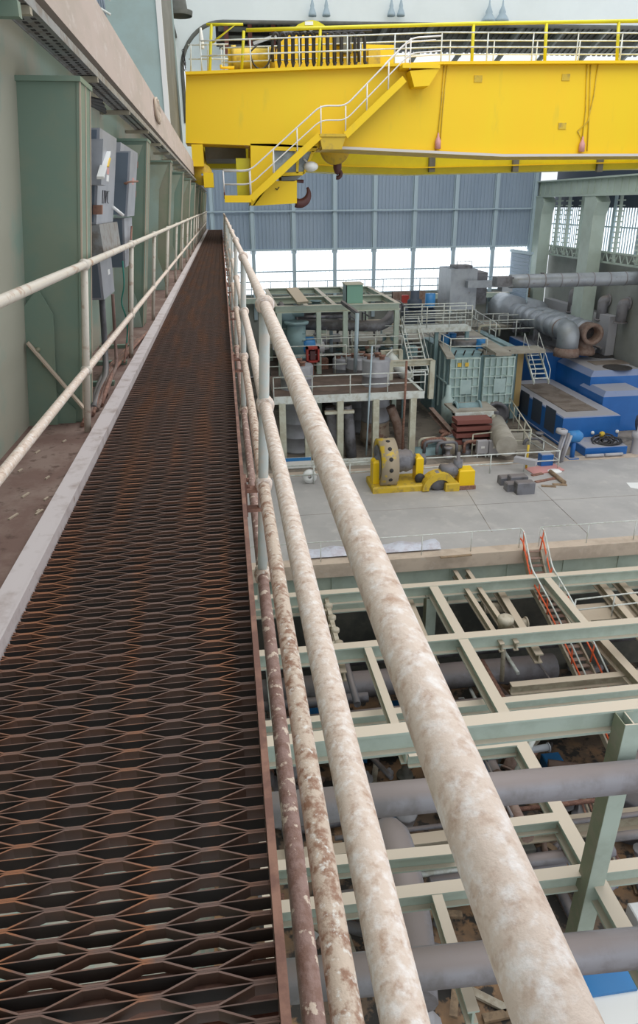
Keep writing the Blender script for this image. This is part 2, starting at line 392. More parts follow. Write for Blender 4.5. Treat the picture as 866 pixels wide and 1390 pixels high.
LEAN = .12
def pilaster(Y0, label, near, M1=None):
    t = thing('wall_pilaster', label, 'pilaster', (-1.5, Y0, 0), 'green wall pilasters')
    MB().box(-1.499, -1.12, Y0-.012, Y0+.012, .001, 2.24).build('web_plate', M1 or mGreen, t)
    MB().box(-1.13, -1.11, Y0-.02, Y0+.36, .001, 2.24).build('flange', mGreen, t)
    MB().box(-1.114, -1.104, Y0-.022, Y0-.008, .001, 2.24).box(-1.114, -1.104, Y0+.17, Y0+.185, .001, 2.24).box(-1.114, -1.104, Y0+.348, Y0+.362, .001, 2.24).build('bare_edge', mEdge, t)
    MB().box(-1.499, -1.10, Y0-.05, Y0+.40, 2.24, 2.27).build('cap_plate', mGreen, t)
    if near:
        MB().prism([(-1.495, Y0-.06, .0), (-1.495, Y0-.06, .86), (-1.40, Y0-.06, .98), (-1.30, Y0-.06, .80), (-1.285, Y0-.06, .0)][::-1], (0,.014,0)).build('gusset_plate', mGreenP if False else mGreen, t)
        for q in ((-1.41, .56), (-1.365, .45)): MB().lathe((q[0], Y0-.06, q[1]), (0,-1,0), [(0,.019),(.018,.017),(.024,.008),(.024,0)], 8).build('bolt', mOlive, t)
        MB().beam((-1.47, Y0-.1, .62), (-1.10, Y0-.06, .12), .012, .05, (0,1,0)).build('diagonal_brace', mEdge, t)
        MB().prism([(-1.499, Y0-.035, .001), (-1.16, Y0-.035, .001), (-1.16, Y0-.035, .1), (-1.499, Y0-.035, .45)], (0,.01,0)).build('foot_plate', mDark if False else mGreen, t)
    else:
        MB().prism([(-1.499, Y0-.03, .001), (-1.12, Y0-.03, .001), (-1.2, Y0-.03, .35), (-1.30, Y0-.03, .6), (-1.30, Y0-.03, 1.8), (-1.16, Y0-.03, 2.2), (-1.499, Y0-.03, 2.2)], (0,.014,0)).build('tapered_stiffener', mGreenP, t)
    return t
pilaster(5.2, 'nearest green wall pilaster with bolted gusset and beige diagonal brace', True)
pilaster(9.6, 'pale green wall pilaster just beyond the grey switch boxes', False)
for k in range(9):
    pilaster(14.0+4.5*k, 'green wall pilaster in the receding row beyond the pale one', False, mGreen if k % 2 else mOlive)
for k in range(3):
    Y0 = 6.3+k*.9
    one('ledge_batten', 'low green steel batten crossing the ledge under the cables', 'batten', MB().box(-1.45, -1.04, Y0, Y0+.06, .001, .04), mGreen, 'battens across the ledge')

# switch boxes
def LEAN_F(v):
    f = .83 if v.z > 1.05 else .83 + .10*(1.05-max(v.z, 0))/1.05
    return Vector((v.x + LEAN*max(0, v.z), v.y*f, 1.5+(v.z-1.5)*(.70 if v.z > 1.5 else .93) if v.z > .1 else v.z))
t = thing('switch_box', 'tall grey switch box with black letters, nearest on the green wall', 'switch box', (-1.3, 7.5, 1.4))
MB().box(-1.40, -1.15, 7.30, 8.42, 1.36, 2.30).build('cabinet', mBox, t)
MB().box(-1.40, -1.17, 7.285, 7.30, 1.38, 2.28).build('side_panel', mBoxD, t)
MB().box(-1.26, -1.08, 6.98, 7.28, 1.72, 2.16).build('handle_housing', mBox, t)
h = MB().beam((-1.075, 7.22, 2.05), (-1.065, 6.80, 1.78), .03, .05, (1,0,0)).build('switch_handle', mWhiteL, t)
MB().beam((-1.055, 7.12, 1.985), (-1.05, 6.98, 1.895), .012, .04, (1,0,0)).build('yellow_sticker', mYelL, h)
for z, M_, nm in ((1.98, mPinkL, 'label'), (1.90, mPinkL, 'label'), (1.82, mWhiteL, 'label'), (1.73, mRedBr, 'label')):
    MB().box(-1.15, -1.147, 7.80, 7.98, z-.035, z+.035).build(nm, M_, t)
b = MB(); X_ = -1.146
def st(pts): 
    for p, q in zip(pts, pts[1:]): b.beam((X_, p[0], p[1]), (X_, q[0], q[1]), .004, .012, (1,0,0))
for a, e in zip([(7.60,1.68),(7.60,1.54),(7.70,1.54),(7.70,1.68)], [(7.60,1.54),(7.70,1.54),(7.70,1.68),(7.70,1.68)]): 
    if a != e: st([a, e])
st([(7.76,1.68),(7.81,1.54),(7.86,1.68)]); st([(8.02,1.68),(7.92,1.67),(7.92,1.55),(8.02,1.54)])
b.build('painted_letters', mCable, t)
MB().box(-1.17, -1.10, 7.24, 7.30, 1.44, 1.52).build('latch', mRust2, t)
MB().tube([(-1.14, 8.3, 1.5), (-1.06, 8.42, 1.42)], .015, 8).build('lever', mWhiteL, t)
t = thing('switch_box', 'second grey switch box with pink and white labels, farther along the wall', 'switch box', (-1.3, 10, 1.4))
MB().box(-1.40, -1.2, 9.2, 11.0, 1.66, 2.33).build('cabinet', mBox, t)
MB().box(-1.2, -1.10, 9.2, 9.95, 1.40, 2.22).build('front_housing', mBox, t)
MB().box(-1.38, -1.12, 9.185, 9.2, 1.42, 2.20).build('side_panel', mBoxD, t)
for z, M_ in ((2.0, mPinkL), (1.93, mWhiteL), (1.86, mRedBr)): MB().box(-1.2, -1.197, 10.4, 10.6, z-.03, z+.03).build('label', M_, t)
MB().box(-1.10, -1.097, 9.5, 9.68, 1.80, 1.89).build('label', mPinkL, t)
MB().tube(bend([(-1.12, 9.18, 1.80), (-1.12, 9.0, 1.80), (-1.06, 9.0, 1.82), (-1.02, 9.2, 1.83)], .05), .014, 8).build('lever', mRust2, t)
for Y_, z_ in ((11.0, 2.15), (11.0, 1.7)): MB().box(-1.25, -1.19, Y_, Y_+.05, z_-.05, z_+.05).build('hinge', mRust2, t)
one('cable_gland_box', 'sloping dusty grey transition box under the lettered switch box', 'box',
    MB().prism([(-1.38, 7.25, 1.34), (-1.12, 7.25, 1.36), (-1.08, 7.25, 1.10), (-1.38, 7.25, 1.08)], (0,1.25,0)), mTray)
t = thing('cable_riser_box', 'narrow grey cable box below the sloping transition box', 'box', (-1.25, 7.3, .8))
MB().box(-1.38, -1.12, 7.3, 8.05, .70, 1.07).build('casing', mBox, t)
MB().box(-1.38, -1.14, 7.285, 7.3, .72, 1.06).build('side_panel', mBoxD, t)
MB().box(-1.12, -1.117, 7.72, 7.84, .90, .95).build('label', mWhiteL, t)
t = thing('cable_riser_box', 'narrow grey cable box below the second switch box', 'box', (-1.25, 9.4, .9))
MB().box(-1.38, -1.14, 9.3, 10.1, .85, 1.38).build('casing', mBox, t)
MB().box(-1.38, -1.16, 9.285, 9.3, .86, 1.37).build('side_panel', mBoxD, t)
def LEAN_F(v): return Vector((v.x + LEAN*max(0, v.z), v.y*.9, v.z))
cabs = [(-1.22, 7.55, .70, .028, mDark), (-1.26, 7.8, .70, .022, mCable), (-1.18, 8.0, .70, .016, mRust2)]
for x_, y_, z_, r_, M_ in cabs:
    one('cable_hose', 'thick brown cable dropping from the grey boxes to the ledge', 'cable', MB().tube(bend([(x_, y_, z_), (x_+.02, y_+.05, .25), (x_+.08, y_-.3, .05), (x_+.10, y_-.9, .04), (x_+.14, y_-1.5, .03)], .4), r_, 8), mLedge if M_ is mRust2 else mPipeD, 'cables dropping onto the ledge')
for k in range(5):
    one('ledge_cable', 'brown dusty cable lying along the ledge beside the toe plate', 'cable', MB().tube(bend([(-1.09+.013*k, 5.6+.15*k, .02), (-1.13+.02*k, 6.6, .03+.012*k), (-1.2+.02*k, 7.6, .03), (-1.12+.03*k, 8.8+.3*k, .03)], .6), .018, 8), mLedge if k % 2 else mRust2, 'cables lying on the ledge')
one('earth_cable', 'thin green earth cable hanging beside the narrow cable box', 'cable', MB().tube(bend([(-1.11, 8.2, 1.0), (-1.09, 8.2, .75), (-1.13, 8.25, .60), (-1.08, 8.5, .35), (-1.07, 8.2, .05)], .2), .008, 6), mat('green_cable', (.02,.22,.17), .5))
one('earth_cable', 'thin brown conduit curving down the wall beyond the cable boxes', 'cable', MB().tube(bend([(-1.12, 9.1, 1.3), (-1.12, 8.9, .8), (-1.1, 8.8, .3), (-1.05, 7.9, .04)], .4), .012, 6), mRust2)

LEAN = 0
# tall building column standing on the girder line
t = thing('building_column', 'broad blue-green building column with white edge rising behind the runway', 'column', (-2.8, 25, 3.4))
YC = 24.5; p0 = AY(147, 60, YC); p1 = AY(216, 60, YC); p2 = AY(223, 60, YC)
MB().box(p0.x, p1.x, YC, YC+.6, 2.9, 16).build('face_plate', mColB, t)
MB().box(p1.x, p2.x, YC-.05, YC+.1, 2.9, 16).build('edge_strip', mWhitePl, t)
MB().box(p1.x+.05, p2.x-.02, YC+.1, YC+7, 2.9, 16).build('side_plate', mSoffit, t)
MB().box(p2.x-.02, p2.x+.03, YC+6.9, YC+7.1, 2.9, 16).build('rear_edge_strip', mColB, t)
one('rope_bundle', 'beige bundle of rope hung over the girder edge below the column', 'rope', 
    (lambda b: [b.tube(arc((-.94, 12.9+.10*k, 2.98), .13+.02*(k % 3), 0, 2*PI, 12, (0,1,0), (0,0,1)), .022, 6) for k in range(7)] and b)(MB()), mEdge)
t = thing('lattice_brace', 'dark lattice bracing beyond the runway at the top left', 'bracing', (-3.5, 20, 4))
for k in range(5):
    a = AY(118+4*k, -40, 18+k); c = AY(140+2*k, 60, 18+k)
    MB().tube([a, c], .04, 6).build('bar', mBoxD, t)
    a = AY(118, -20+20*k, 20); c = AY(150, 0+20*k, 20); MB().tube([a, c], .03, 6).build('bar', mSteelW, t)
struct('wall_left_upper', MB().box(-5.3, -5, -2, 60, 2.9, 16), mColB)

# ================================================================== HALL SHELL
ZD = -12.5
struct('floor', MB().box(-1.5, 26.5, 25.75, 36.2, ZD-.5, ZD), mConc)
struct('floor_machine_bay', MB().box(-1.5, 26.5, 36.2, 60, ZD-.5, ZD-.01), mMachFl)
struct('trim_2', MB().box(-1.5, 26.5, 25.35, 25.95, ZD-.62, ZD+.012), mConcB)
struct('trim_3', MB().box(-1.5, 26.5, 35.6, 36.25, ZD-.3, ZD+.02), mConcB)
struct('floor_pit', MB().box(-40, 40, -10, 62, -20.5, -20), mPit)
struct('wall_pit', MB().box(-1.5, 26.5, 26.6, 26.9, -20, ZD-.5), mPitW)
b = MB(); x = -1.4
while x < 26: b.box(x, x+.03, 25.56, 25.62, -15.0, ZD-.62); x += 2.6
struct('trim_4', b.box(-1.5, 26.5, 25.62, 25.66, -14.9, ZD-.6).box(-1.5, 26.5, 25.4, 25.9, -14.95, -14.9).box(-1.5, 26.5, 25.52, 25.62, ZD-1.5, ZD-1.45), mGB)
struct('trim_5', MB().beam(G(618,580+60,ZD+.003), G(668,722,ZD+.003), .03, .004).beam(G(730,660,ZD+.003), G(798,725,ZD+.003), .03, .004).beam(G(400,700,ZD+.003), G(866,672,ZD+.003), .02, .004), mMachFl)
one('floor_marking', 'small white painted patch on the concrete floor at the right edge', 'marking', MB().prism([G(850,655,ZD+.004), G(868,655,ZD+.004), G(868,664,ZD+.004), G(856,662,ZD+.004)], (0,0,.003)), mWhiteL)

# far wall: cladding above, glazing below
zT, zB = -1.95, -5.55
b = MB()
x = -1.5
while x < 26.5:
    b.box(x, x+.16, 60, 60.2, zT, 9.6); b.box(x+.16, x+.30, 60.04, 60.2, zT, 9.6); x += .30
struct('wall_back', b, mBlueWall)
struct('wall_back_lower', MB().box(-1.5, 26.5, 60, 60.3, ZD, zB), mGreyWall)
xs = [AY(px, 300, 60).x for px in (288, 342, 398, 454, 508, 562, 617, 671, 722)]
for i, x in enumerate(xs):
    t = struct('trim_%d' % (6+i), MB().box(x-.14, x+.14, 59.75, 59.99, zB-2, 9.6).box(x-.22, x-.16, 59.9, 59.99, zT-.3, 9.6).box(x+.16, x+.22, 59.9, 59.99, zT-.3, 9.6), mMull)
for i, (xa, xb) in enumerate(zip(xs, xs[1:])):
    w = struct('window_%d' % (i+1), MB().box(xa+.14, xb-.14, 59.95, 60.02, zT-.06, zT).box(xa+.14, xb-.14, 59.95, 60.02, zB, zB+.08).box(xa+.14, xb-.14, 59.93, 60.0, -3.72, -3.62), mMull)
    MB().box(xa+.14, xb-.14, 60.03, 60.06, zB, zT).build('pane', mPane, w)
    bb = MB(); x = xa+.4
    while x < xb-.2: bb.box(x, x+.02, 60.0, 60.03, zB, zT); x += .37
    bb.build('glazing_bars', mMull, w)
struct('trim_20', MB().box(-1.5, 26, 59.6, 59.75, 1.0, 1.1).box(-1.5, 26, 59.7, 59.75, zT-.05, zT+.1), mMull)
railing('thin blue-grey railing running in front of the white far windows', [(-1, 59.3, -5.6), (26, 59.3, -5.6)], 1.2, 2, .04, 1.6, mMull)
one('far_walkway_beam', 'pale green beam below the far window railing', 'beam', MB().box(-1, 26, 59, 59.5, -6.1, -5.7), mGB)

# upper end wall with rounded opening
Yu = 56.0
A = AY(262, 300, Yu); zt = AY(600, 36, Yu).z; z0 = 7.0; xl = A.x; r_ = 3.0
poly = [(xl, Yu, z0)] + [(xl+r_-r_*math.cos(a), Yu, zt-r_+r_*math.sin(a)) for a in [PI/2*k/10 for k in range(11)]] + [(40, Yu, zt+.25)]
outer = [(40, Yu, 22), (-6, Yu, 22), (-6, Yu, z0)]
struct('wall_back_upper', MB().prism(poly + outer, (0, .5, 0)), mPaleWall)
rim = [Vector(p) for p in poly]
struct('trim_21', MB().tube([p+Vector((0,-.03,0)) for p in rim], .13, 8), mSoffit)
b = MB().box(-6, -1.55, Yu, Yu+.3, -1, z0)
struct('wall_back_left', b, mPaleWall)
z1, z2 = AY(600, 47, 62).z, AY(600, 73, 62).z
so = thing('roof_louvre', 'long olive-grey corrugated roof soffit seen through the opening behind the crane', 'soffit', (10, 60, 12))
b = MB(); x = 3.0
while x < 40: b.prism([(x, 57.5, z1), (x+.25, 57.5, z1), (x+.25, 62, z2), (x, 62, z2)], (0, 0, .10)); x += .45
b.prism([(2.8, 57.5, z1+.10), (40, 57.5, z1+.10), (40, 62, z2+.10), (2.8, 62, z2+.10)], (0, 0, .06))
b.box(3, 40, 59.4, 59.6, (z1+z2)/2-.5, (z1+z2)/2-.1)
b.build('corrugated_sheet', mSoffit, so)
for k in range(9):
    x = 6+3.4*k; MB().beam((x, 57.4, z1-.2), (x-.9, 60.5, z2-.9), .22, .3).beam((x-.1, 57.4, z1+.05), (x-.1, 61.5, z2-.2), .2, .25).build('bracket', mat('bracket_grey', (.24,.25,.23), .6), so)
MB().beam((3, 57.3, z2-.4), (8.5, 57.3, z1), .12, .2).beam((5, 57.3, z2-.4), (9.0, 57.3, z1), .1, .2).beam((5.5,57.3,z1),(8.5,57.3,z2-.6),.1,.15).build('truss_diagonals', mWhitePl, so)
struct('wall_back_recess', MB().box(-2, 4.4, 61.5, 61.8, 7, 16).box(4.4, 40, 62.3, 62.6, 7, z2-1.3), mPaleWall)
t = thing('roof_frame', 'dark red-brown roof framing behind the left end of the crane', 'roof frame', (3, 59, z2))
b = MB()
for k in range(4): b.box(.6, 5.4, 58.8, 59.0, z2-.5+.55*k, z2-.2+.55*k)
b.build('purlin', mSoffit, t)
b = MB()
for k in range(3): b.box(1.0+1.7*k, 1.3+1.7*k, 58.5, 58.8, z2-.9, z1+.2)
b.build('upright', mRedBr, t)
MB().box(.4, 5.6, 59.1, 59.2, z2-.3, z1+.3).build('dark_backing', mDark, t)
for q in (532, 545, 425, 444, 664, 682):
    p = AY(q-1, 30 if q > 650 else 22, 55.4); p2 = AY(q, 12 if q > 650 else 10, 55.4)
    s = .5 if q > 650 else .28
    one('roof_lamp', 'small pale bell-shaped lamp on the white roof beam above the crane', 'lamp', MB().lathe(p, (0,0,1), [(0,.02),(0,s),(.15,s*.95),(.5,s*.45),(.6,s*.5),(1.0,s*.15),(1.4,.03)], 14), mMull, 'small lamps on the roof beam')
one('wall_bracket_lamp', 'olive bracket lamp high on the pale end wall beside the column', 'lamp', MB().lathe(AY(244, 22, 50), (0,0,1), [(0,.75),(.25,.8),(.35,.5),(1.3,.35),(1.6,.1)], 14).box(AY(244,22,50).x-.8, AY(244,22,50).x-.5, 50, 56, AY(244,22,50).z, AY(244,22,50).z+.2), mSoffit)

# right side wall with runway, columns and windows
XR = 26.6
struct('wall_right', MB().box(XR+1.5, XR+1.8, 42.7, 60, ZD, -2.0), mGreyWall)
struct('wall_right_upper', MB().box(XR+1.5, XR+1.8, 20, 60, 1.1, 9), mNavy)
wa = [46.5, 50.0, 53.5, 57.0, 60.0]
wb = [39.5, 43.0] + wa
for i, (ya, yb) in enumerate(zip(wb, wb[1:])):
    w = struct('window_%d' % (20+i), MB().box(XR+1.4, XR+1.5, ya-.15, ya+.15, -2, 3.2).box(XR+1.45, XR+1.5, ya, yb, -.25, -.15), mMull)
    MB().box(XR+1.55, XR+1.58, ya, yb, -2, 1.1).build('pane', mPane, w)
    bb = MB(); y = ya+.3
    while y < yb: bb.box(XR+1.5, XR+1.55, y, y+.09, -2, 1.1); y += .34
    bb.build('glazing_bars', mMull, w)
one('crane_runway_beam', 'pale green rust-streaked crane runway beam along the right-hand wall', 'crane runway',
    (lambda b: [b.box(XR-.05, XR, 38+.9*k, 38.04+.9*k, 2.1, 3.0) for k in range(25)] and b)(MB().box(XR, XR+.1, 30, 60, 2.0, 3.05).box(XR-.3, XR+.5, 30, 60, 3.05, 3.15).box(XR-.3, XR+.5, 30, 60, 1.9, 2.0)), mColR)
for k, (Yc, w) in enumerate(((59.2, .7), (50.6, .75))):
    b = MB()
    b.prism([(XR-.25, Yc-w, ZD), (XR-.25, Yc+w, ZD), (XR-.25, Yc+w, 1.9), (XR-.25, Yc-w-.0, 1.9), (XR-.25, Yc-w-.35, 1.5), (XR-.25, Yc-w, .6)], (1.0, 0, 0))
    one('hall_column', ['pale green column in the far right corner under the runway beam', 'pale green tapered column standing between the right wall windows', 'pale green column nearest on the right wall'][k], 'column', b, mColR)
b = MB().beam((XR+1.0, 42, -1.9), (XR+1.0, 60, -1.9), .12, .12).beam((XR+1.0, 42, -2.6), (XR+1.0, 60, -2.6), .12, .12)
y = 42
while y < 60: b.beam((XR+1.0, y, -2.6), (XR+1.0, y+.45, -1.9), .06, .06, (1,0,0)).beam((XR+1.0, y+.45, -1.9), (XR+1.0, y+.9, -2.6), .06, .06, (1,0,0)); y += .9
one('lattice_girder', 'pale green lattice girder under the right-hand windows', 'girder', b, mColR)
for Yc in (45.5, 48.5, 54, 56.2, 58):
    b = MB().box(XR+.9, XR+1.1, Yc-.06, Yc+.06, -2.5, 1.9)
    z = -2.3
    while z < 1.8: b.box(XR+.7, XR+1.3, Yc-.05, Yc+.05, z, z+.1); z += .35
    one('lattice_post', 'pale green laced post between the right wall windows', 'post', b, mColR, 'laced posts on the right wall')
d = struct('door_1', MB().box(24.5, 24.6, 55.6, 59.6, -8.5, -2.4).box(24.4, 24.7, 55.5, 59.7, -2.4, -2.2), mMull)
d2 = MB(); z = -8.4
while z < -2.5: d2.box(24.46, 24.5, 55.7, 59.5, z, z+.24); z += .3
d2.build('roller_shutter', mBlueWall, d)

# ================================================================== YELLOW TRAVELLING CRANE
YG = 31.0
cr_ = thing('travelling_crane', 'huge yellow overhead travelling crane spanning the hall above the walkway', 'crane', (0, YG, 4))
tl, bl, m1, tm = AY(252,103,YG), AY(252,194,YG), AY(679,212.5,YG), AY(598,89,YG)
zb = m1.z; ztt = AY(866,87,YG).z
front = [bl, AY(433,201,YG), m1, Vector((30, YG, zb+.02)), Vector((30, YG, ztt+.2)), tm, tl]
MB().prism(front, (0, 1.7, 0)).build('front_girder', mYel, cr_)
fl = [bl, AY(433,201,YG), m1, Vector((30, YG, zb+.02))]
b = MB()
for p, q in zip(fl[1:], fl[2:]): b.beam(p+Vector((0,.75,0)), q+Vector((0,.75,0)), 2.0, .07)
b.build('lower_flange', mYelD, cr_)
b = MB()
for p, q in zip(fl[1:], fl[2:]): b.beam(p+Vector((0,-.27,.03)), q+Vector((0,-.27,.03)), .05, .10)
b.build('flange_edge', mat('dusty_lit_flange_edge', (.62,.58,.54), .6), cr_)  # pale grey edge: dust, plus the light it catches put into the colour
b = MB()
for p, q in zip([tl, tm], [tm, Vector((30, YG, ztt+.2))]): b.beam(p+Vector((0,.75,.05)), q+Vector((0,.75,.05)), 2.1, .1)
b.build('top_flange', mYel, cr_)
YR = 36.5
rb = [AY(262,228,YR), AY(340,229,YR), AY(470,235,YR), AY(560,237,YR), AY(866,229,YR)]
rt = [Vector((28, YR, 6.5)), Vector((-1, YR, 6.4))]
MB().prism(rb + [Vector((28, YR, rb[-1].z))] + rt, (0, 1.6, 0)).build('rear_girder', mYelG, cr_)
b = MB()
for p, q in zip(rb, rb[1:]): b.beam(p+Vector((0,-.12,.30)), q+Vector((0,-.12,.30)), .25, .05)
b.build('rear_girder_ledge', mYel, cr_)
for px in (585, 698, 812): p = AY(px, 229, YR); MB().box(p.x-.15, p.x+.15, YR-.2, YR, p.z-.15, p.z+.55).build('ledge_bracket', mSoffit, cr_)
# end carriage over the runway
a = AY(253,196,YG); c = AY(277,226,YG)
MB().box(-1.0, c.x, YG-.1, YG+6.5, c.z, a.z).build('end_carriage', mYel, cr_)
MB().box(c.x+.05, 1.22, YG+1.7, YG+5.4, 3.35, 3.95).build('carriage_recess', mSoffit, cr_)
p = AY(283,240,YG)
MB().lathe((p.x-.25, YG+.3, p.z+.1), (0,1,0), [(0,.05),(0,.42),(.3,.42),(.3,.05)], 16).build('travel_wheel', mYelD, cr_)
MB().box(p.x-.2, p.x+.2, YG-.05, YG+.5, p.z-.4, p.z+.15).build('wheel_guard', mYel, cr_)
# access plate, cab
a = AY(300,196,YG); c = AY(341,228,YG)
MB().box(AY(322,250,YG).x, AY(341,250,YG).x, YG+.4, YG+.5, AY(330,272,YG).z, AY(330,214,YG).z).build('hanging_plate', mYelG, cr_)
b = MB().prism([AY(340,195,YG), AY(370,195,YG), AY(370,246,YG), AY(345,279,YG), AY(341,279,YG)], (0,2.4,0))
b.prism([AY(370,195,YG), AY(431,199,YG), AY(428,206,YG), AY(370,204,YG)], (0,2.4,0)).prism([AY(370,235,YG), AY(414,233,YG), AY(411,238,YG), AY(370,241,YG)], (0,2.4,0))
b.prism([AY(402,204,YG), AY(407,204,YG), AY(405,235,YG), AY(402,235,YG)], (0,.15,0)).prism([AY(423,205,YG), AY(427,205,YG), AY(414,236,YG), AY(411,236,YG)], (0,.15,0))
b.build('cab_shell', mYel, cr_)
MB().prism([AY(370,204,YG+.08), AY(424,205,YG+.08), AY(412,235,YG+.08), AY(370,236,YG+.08)], (0,2.2,0)).build('cab_window', mGlassG, cr_)
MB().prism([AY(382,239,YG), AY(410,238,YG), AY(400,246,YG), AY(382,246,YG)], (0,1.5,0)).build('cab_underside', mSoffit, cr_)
MB().prism([AY(365,246,YG), AY(403,245,YG), AY(403,276,YG), AY(343,279.5,YG)], (0,1.0,0)).build('lower_box', mYel, cr_)
p = AY(422,226,YG); MB().ball(p, .28, 12, (1.1,1,.7)).tube([p, p+Vector((-.3,0,.3))], .04, 6).build('floodlight', mWhiteL, cr_)
p = AY(376,258,YG-.02); MB().beam(p+Vector((-.06,0,.08)), p, .03, .05, (0,1,0)).beam(p+Vector((.1,0,.12)), p, .03, .05, (0,1,0)).build('painted_mark', mDark, cr_)
# stairs with white handrails
YS = 30.3; WS = .8
P = [AY(305,270,YS), AY(341,270,YS), AY(434,184,YS), AY(469,184,YS), AY(549,107,YS), AY(553,94,YS), AY(597,91,YS)]
b = MB()
for k in (0, WS):
    o = Vector((0, k, 0))
    for i, j in ((0,1), (1,2), (3,4)): b.beam(P[i]+o, P[j]+o, .06, .26)
b.build('stair_stringer', mYel, cr_)
b = MB()
b.box(P[0].x, P[1].x, YS, YS+WS, P[0].z-.08, P[0].z-.03)
for i, j in ((1,2), (3,4)):
    n = 14
    for k in range(1, n): c = P[i].lerp(P[j], k/n); b.box(c.x-.12, c.x+.12, YS, YS+WS, c.z-.02, c.z+.02)
b.build('stair_treads', mSoffit, cr_)
b = MB().box(P[2].x, P[3].x, YS-.05, YS+WS, P[2].z-.04, P[2].z+.06).prism([P[2]+Vector((0,.0,-.04)), P[3]+Vector((0,0,-.04)), P[3]+Vector((-.15,0,-.5)), P[2]+Vector((.1,0,-.5))], (0,WS,0))
b.build('half_landing', mYelD, cr_)
MB().box(P[4].x-.1, P[6].x, YS-.05, YG, P[6].z-.05, P[6].z+.08).prism([P[5]+Vector((.1,0,-.05)), P[6]+Vector((0,0,-.05)), P[6]+Vector((-.4,0,-.65)), P[5]+Vector((.3,0,-.6))], (0,.7,0)).build('top_landing', mYel, cr_)
H = 1.05; Hv = Vector((0,0,H)); hh = Vector((0,0,H*.52))
seq = [P[0], P[1], P[2]+Vector((.05,0,.0)), P[3], P[5]+Vector((.1,0,0)), P[6]]
for k, nm in ((0, 'front'), (WS-.05, 'rear')):
    o = Vector((0, k, 0))
    MB().tube(bend([q+Hv+o for q in seq], .3), .032, 6).tube(bend([q+hh+o for q in seq], .3), .026, 6).build('stair_handrail', mWhitePl, cr_)
    for (i, j, n) in ((0,1,1), (1,2,3), (2,3,1), (3,4,3), (4,5,1)):
        for f in range(n): c = seq[i].lerp(seq[j], f/n)+o; MB().tube([c, c+Hv], .028, 6).build('stair_baluster', mWhitePl, cr_)
MB().box(P[0].x-.05, P[0].x, YS, YS+WS, P[0].z, P[0].z+H).build('end_gate_frame', mRed, cr_) if False else MB().tube([P[0], P[0]+Hv, P[0]+Hv+Vector((0,WS,0)), P[0]+Vector((0,WS,0))], .03, 6).build('end_gate_frame', mRedBr, cr_)
# hooks under the crane
hk = thing('crane_hook', 'dark red crane hook showing beside the yellow box below the cab', 'hook', AY(405,262,32.2))
c = AY(406,262,32.2)
MB().tube(arc(c, .42, -PI*.62, PI*.18, 12, (1,0,0), (0,0,1)), .16, 10, rs=[.20,.2,.2,.2,.19,.18,.17,.15,.13,.11,.09,.07,.05]).tube([c+Vector((-.5,0,-.1)), c+Vector((-.5,0,.5)), c+Vector((.2,0,.46))], .07, 8).build('hook_body', mHook, hk)
hk = thing('crane_hook', 'dark hook hanging from the olive pulley block under the landing', 'hook', AY(459,225,33.5))
c = AY(459,207,33.5); MB().lathe(c+Vector((-.15,.25,.15)), (0,-1,0), [(0,.1),(0,.62),(.15,.66),(.4,.66),(.55,.62),(.55,.1)], 20).box(c.x-.5, c.x+.7, 33.3, 33.7, c.z+.2, c.z+.7).build('pulley_block', mYelD, hk)
c = AY(458,226,33.5); MB().tube([c+Vector((0,0,.6)), c], .09, 8).ball(c+Vector((0,0,.05)), .2, 10, (1,1,2)).tube(arc(c+Vector((0,0,-.3)), .16, PI*.6, -PI*.6, 8, (1,0,0), (0,0,1)), .09, 8).build('hook_body', mHook, hk)
# top deck: rails, high yellow frame, festoon cables, winch
ztop = lambda x: tl.z + (tm.z-tl.z)*min(1, (x-tl.x)/(tm.x-tl.x)) + (0 if x < tm.x else (x-tm.x)*.014) + .1
for yy, x0 in ((YG+.05, -.4), (YG+1.5, .4)):
    xx = x0; pts = []
    while xx < 27: pts.append(Vector((xx, yy, ztop(xx)))); xx += 1.9
    for z in (1.05, .55): MB().tube([p+Vector((0,0,z)) for p in pts], .03, 6).build('deck_rail', mSteelW, cr_)
    for p in pts: MB().tube([p, p+Vector((0,0,1.05))], .028, 6).build('deck_rail_post', mSteelW, cr_)
YF = YG+.25
for px, t0, b0 in ((287,33,118), (331,42,96), (435,37,92), (643,32,90), (742,30,88), (840,29,87)):
    MB().tube([AY(px, t0, YF), AY(px-3, b0, YF)], .065, 6).build('high_frame_post', mYelG, cr_)
MB().tube([AY(334,41,YF), AY(435,38,YF), AY(643,32,YF), AY(900,28,YF)], .07, 6).build('high_frame_rail', mYelG, cr_)
MB().tube([AY(286,34,YF), AY(320,33,YF), AY(288,58,YF)], .05, 6).tube([AY(280,33,YF), AY(330,33,YF)], .05, 6).build('high_frame_brace', mYelG, cr_)
MB().prism([AY(396,40,YF+.1), AY(405,33,YF+.1), AY(414,29,YF+.1), AY(424,27,YF+.1), AY(432,29,YF+.1), AY(440,34,YF+.1), AY(446,39,YF+.1)][::-1], (0,.15,0)).build('arched_nameplate', mYelG, cr_)
MB().prism([AY(414,34,YF+.08), AY(425,34,YF+.08), AY(425,29,YF+.08), AY(414,29,YF+.08)], (0,.02,0)).build('nameplate_label', mWhiteL, cr_)
fes = thing('festoon_cable', 'black festoon cables hanging in loops from a rail on the crane deck', 'cable', AY(435,60,YG+.7))
